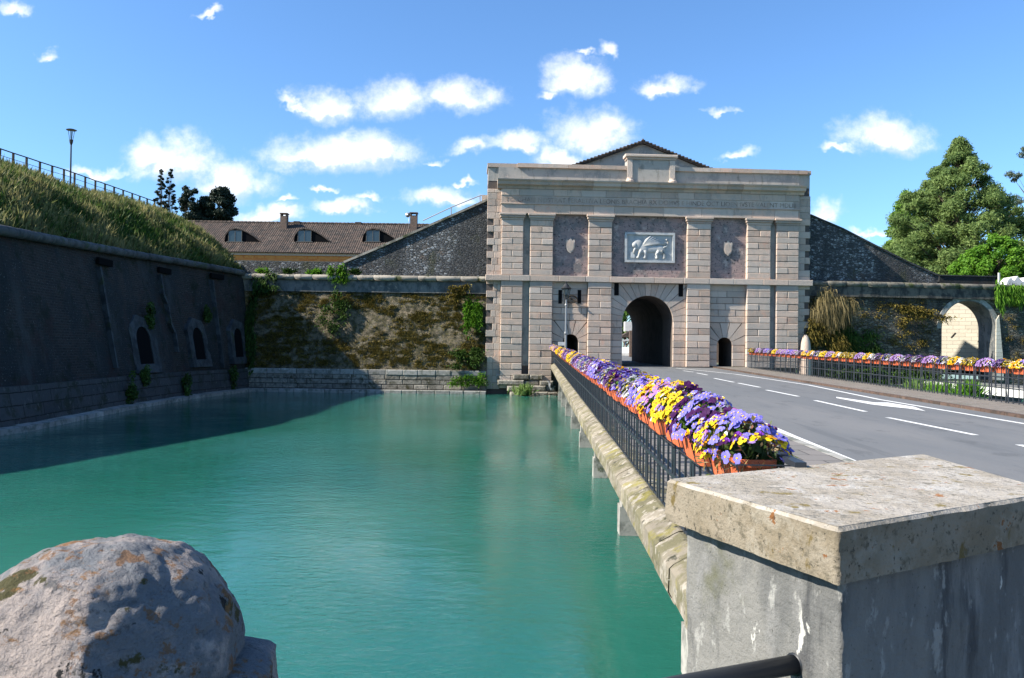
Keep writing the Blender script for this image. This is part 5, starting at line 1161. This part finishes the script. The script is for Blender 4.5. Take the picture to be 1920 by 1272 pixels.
# wall growth (scattered grass and moss over the left brick face)
def wall_patch(name,label,F,yf,clusters,n,ln,mat_,seed,cat='plant',droop=.3,kind=None,wid=(.01,.03),group=None):
    R=np.random.default_rng(seed); C=np.array([(c[0],c[1]) for c in clusters]); S_=np.array([(c[2],c[3]) for c in clusters]); wt_=S_.prod(axis=1)**.8
    idx=R.choice(len(C),n,p=wt_/wt_.sum()); xy=C[idx]+R.normal(0,.5,(n,2))*S_[idx]
    Y=np.array([yf(z) for z in xy[:,1]])-.01; P=np.stack([xy[:,0],Y,xy[:,1]],1)
    d=np.stack([R.normal(0,.5,n),-np.abs(R.normal(.7,.3,n)),R.normal(.5-droop,.5,n)],1); d/=np.linalg.norm(d,axis=1)[:,None]
    s=np.cross(d,R.normal(0,1,(n,3))); s/=np.linalg.norm(s,axis=1)[:,None]; L_=(ln*R.uniform(.4,1.3,n))[:,None]; w=R.uniform(*wid,n)[:,None]
    mid=P+d*L_*.55; end=P+d*L_+np.array([0,0,-droop])*L_
    q=np.stack([P-s*w*.5,mid-s*w,end,mid+s*w],1); cen_=P.mean(axis=0); 
    o=quads(name,q-np.array([0,0,0]),np.clip(R.normal(.45,.25,n)+R.normal(0,.12,len(C))[idx],0,1),mat_)
    o.matrix_world=Matrix.Translation(F.O)@Matrix.Rotation(F.a,4,'Z'); tag(o,label,None if kind else cat,group,kind); return o
R=random.Random(31); cl=[]
for k in range(1500):
    x=R.uniform(lx0,lx1-.3); z=R.uniform(zpl+.1,zbt-.1); dn=mnoise.fractal(Vector((x*.35,z*.5,4)),.8,2,4)
    if dn+R.uniform(-.25,.3)>(.05 if z>2.2 else -.18): cl.append((x,z,R.uniform(.1,.38),R.uniform(.05,.16)))
wall_patch('wall_moss','mossy yellow-green growth spread over the sloping brick wall left of the gate',LF,bat,cl,70000,.075,LM['dry'],32,kind='stuff',droop=.3,wid=(.012,.035))
def plant(F,yf,px,py,sx,sz,n,ln,m,seed,name,label,cat='plant',droop=.3,wid=(.02,.05),off=1.0):
    x,z=F.at(px,py,off); R=random.Random(seed); cl=[(x+R.uniform(-sx,sx),z+R.uniform(-sz,sz),sx*R.uniform(.3,.6),sz*R.uniform(.3,.6)) for _ in range(9)]
    return wall_patch(name,label,F,yf,cl,n,ln,m,seed,cat,droop,wid=wid)
batc=lambda z: bat(z) if z<zbt else 1.15
plant(LF,batc,634,515,.55,.45,900,.28,LM['bush'],41,'wall_shrub','fresh green shrub growing over the cordon where the rubble wall begins')
plant(LF,lambda z:batc(z)-.25,628,585,.7,1.0,1300,.24,LM['ivy'],42,'wall_shrub','dark climbing shrub below the cordon in the middle of the left wall')
plant(LF,lambda z:batc(z)-.3,889,600,.42,1.05,1900,.28,LM['bush'],43,'fig_bush','bright green fig bush clinging to the wall beside the gate corner','bush',wid=(.03,.07))
plant(LF,lambda z:batc(z)-.3,870,549,.75,.35,1500,.2,LM['dry'],44,'wall_shrub','olive-brown shrub below the cordon beside the gate corner')
plant(LF,lambda z:batc(z)-.3,880,672,.9,.5,1800,.22,LM['ivy'],45,'wall_shrub','olive green growth low on the wall beside the gate corner')
plant(LF,lambda z:.1,878,712,.9,.28,1100,.2,LM['bush'],46,'ledge_plant','leafy green plants on the stone plinth left of the gate',off=.2)
plant(LF,lambda z:batc(z)-.1,470,600,.35,2.2,3200,.22,LM['ivy'],47,'corner_ivy','dark ivy hanging down the corner between bastion and curtain wall','ivy',droop=.6)
plant(LF,lambda z:batc(z)-.1,500,530,.5,.5,1000,.2,LM['ivy'],48,'wall_shrub','leafy plant under the cordon near the left corner',droop=.6)
plant(LF,lambda z:batc(z)-.15,722,775-40,.01,.01,10,.1,LM['ivy'],49,'ledge_plant','tiny weed on the ledge below the middle of the left wall',off=.2)
for i_,px in enumerate((487,540,585,660)): plant(LF,lambda z:1.4,px,511,.35,.12,300,.3,LM['ivy' if i_%2 else 'bush'],50+i_,'parapet_weed','%s tuft of weeds on top of the left cordon'%('leftmost','second','third','rightmost')[i_],droop=0)
# right side hanging growth
rb_=lambda z:-.12
plant(RF,lambda z:-.3,1556,575,1.15,.75,3600,.55,LM['straw'],61,'hanging_grass','long straw coloured grass hanging from the cordon right of the gate',droop=1.1,wid=(.012,.028),off=0)
plant(RF,lambda z:-.3,1545,632,.95,.9,4200,.42,LM['dry'],62,'wall_bush','yellow-green bushes on the wall right of the gate','bush',droop=.4,off=0)
plant(RF,lambda z:-.2,1600,640,1.3,.8,2600,.32,LM['ivy'],63,'wall_bush','dark olive scrub between the hanging grass and the archway','bush',droop=.5,off=0)
plant(RF,lambda z:-.2,1735,590,1.6,.35,1500,.26,LM['dry'],64,'wall_shrub','brownish scrub above left of the archway','plant',off=0)
plant(RF,lambda z:-.25,1905,555,1.2,.5,2600,.26,LM['bush'],65,'trailing_ivy','green ivy spilling over the wall top at the right edge','ivy',droop=.8,off=0)
plant(RF,lambda z:-.25,1869,560,.22,.7,700,.24,LM['bush'],66,'trailing_ivy','narrow strand of green ivy hanging right of the archway top','ivy',droop=1,off=0)
plant(RF,lambda z:-.5,1640,705,3.2,.4,3400,.3,LM['ivy'],67,'bank_weeds','rough green weeds along the foot of the right wall behind the railing','plant',off=0)
R=random.Random(77); cl=[(R.uniform(x0,x0+20),R.uniform(.3,rzc-.9),R.uniform(.2,.6),R.uniform(.1,.3)) for _ in range(200)]; cl=[c for c in cl if abs(c[0]-acx)>ahw+.8]
wall_patch('wall_growth','patchy moss and dry growth over the dark curtain wall right of the gate',RF,lambda z:0,cl,11000,.13,LM['dry'],78,kind='stuff',wid=(.012,.03))
def tuft(name,label,p,n,ln,m,seed,spread=.3,wid=(.012,.03)):
    R=np.random.default_rng(seed); P=np.array(p)[None]+np.stack([R.normal(0,spread,n),R.normal(0,spread,n),np.zeros(n)],1)
    A=blades(P,np.zeros((n,3)),R.uniform(.5,1,n)*ln,R.uniform(*wid,n),.35,None,seed); tag(quads(name,A,R.random(n),m),label,'plant')
q=dep(981,738,47.3); tuft('reed_clump','pale green clump of reeds at the waterline below the gate',(q.x,q.y,WZ+.05),420,.75,LM['reed'],81,.22)
q=dep(1766,735,38); tuft('green_plant','green leafy plant behind the right railing beside the footbridge',(q.x,q.y,-.7),500,1.3,LM['bush'],82,.3,(.03,.06))
q=dep(1818,728,36); tuft('green_plant','smaller green plant behind the right railing beside the footbridge',(q.x,q.y,-.3),350,1.0,LM['bush'],83,.2,(.03,.06))
q=dep(1722,712,42); tuft('green_plant','yellow-green plant behind the right railing left of the footbridge',(q.x,q.y,-.6),350,1.3,LM['reed'],84,.3,(.03,.05))
# ================================================================== beyond the gate
sx=dep(1174,640,100); 
tree('street_tree','light green tree seen through the gate arch','tree',(dep(1172,640,108).x,108,.66),9.5,[(.25,2.2),(.5,3.4),(.8,2.8),(1,1)],60,.9,16000,.16,LM['bright'],91,.25,.6,zmin=.3)
p=dep(1176,650,92); KI=thing('kiosk','small white kiosk with a tiled roof and white canopy seen through the gate arch','kiosk',(p.x,p.y,.66))
mb=MB(); mb.box(.6,3.2,0,3,0,2.6); mb.build('wall',MT['orange'],KI)
mb=MB(); mb.prism([(-.9,2.6),(3.6,2.6),(2.2,3.3),(.3,3.3)],-.4,3.4); mb.build('roof',MT['tile'],KI)
mb=MB(); mb.box(-.2,1.6,.6,2,3.3,4.4); mb.build('upper_block',MT['paint_white'],KI)
mb=MB(); mb.prism([(-1.6,1.95),(.6,2.25),(.6,2.45),(-1.6,2.1)],-.9,2); mb.build('canopy',MT['paint_white'],KI)
for xx in (-1.3,-.3): mb=MB(); mb.tube([(xx,-.7,0),(xx,-.7,2.1)],.07,8); mb.build('canopy_post',MT['paint_white'],KI)
p=dep(1170,668,86); CA=thing('parked_car','white parked car seen small through the gate arch','car',(p.x,p.y,.66),rad(80))
mb=MB(); mb.prism([(-2,.3),(2,.3),(2.05,.7),(1.4,.85),(.8,1.35),(-1.1,1.38),(-1.75,.9),(-2.05,.8)],-.8,.8); mb.build('body',MT['paint_white'],CA)
mb=MB(); mb.prism([(-1.35,.9),(1.15,.9),(.72,1.28),(-1.05,1.3)],-.81,.81); mb.build('windows',MT['glass'],CA)
for xx in (-1.25,1.25):
    for yy_ in (-.7,.7): mb=MB(); mb.tube([(xx,yy_-.1,.32),(xx,yy_+.12,.32)],.32,14); mb.build('wheel',MT['iron_dark'],CA)
mb=MB(); mb.prism([(-.3,0),(9,0),(9,3),(-.3,3)],0,.4); o=mb.build('brick_wall',MT['chimney']); o.location=(dep(1186,650,78).x,78,.66); tag(o,'reddish brick wall seen at the right of the view through the gate arch','wall')

# dark growth hanging to the waterline along the bastion wall
for k_,(px,py,hh_,lab) in enumerate(((232,735,1.3,'dark root growth at the waterline nearest along the shaded bastion'),(342,725,1.1,'dark green growth at the waterline in the middle of the shaded bastion'),(432,715,1.2,'dark growth at the waterline furthest along the shaded bastion'),(268,592,.7,'small dark creeper above the nearest arched embrasure'),(262,702,.5,'small dark creeper under the nearest arched embrasure'),(378,590,.5,'small dark creeper above the middle arched embrasure'))):
    i_,z_=onB(px,py); p_=BP(i_,z_)+o0; C_n=[(R.uniform(-.12,.15)+.25,R.uniform(-.35,.35)*hh_*.6,R.uniform(-hh_,hh_)*.6) for _ in range(9)]
    A,t=leafcloud(C_n,[(.14,.2,.3)]*9,700,.07,.4,200+k_); o_=quads('wall_creeper',A,t,LM['ivy']); o_.location=p_; tag(o_,lab,'creeper')
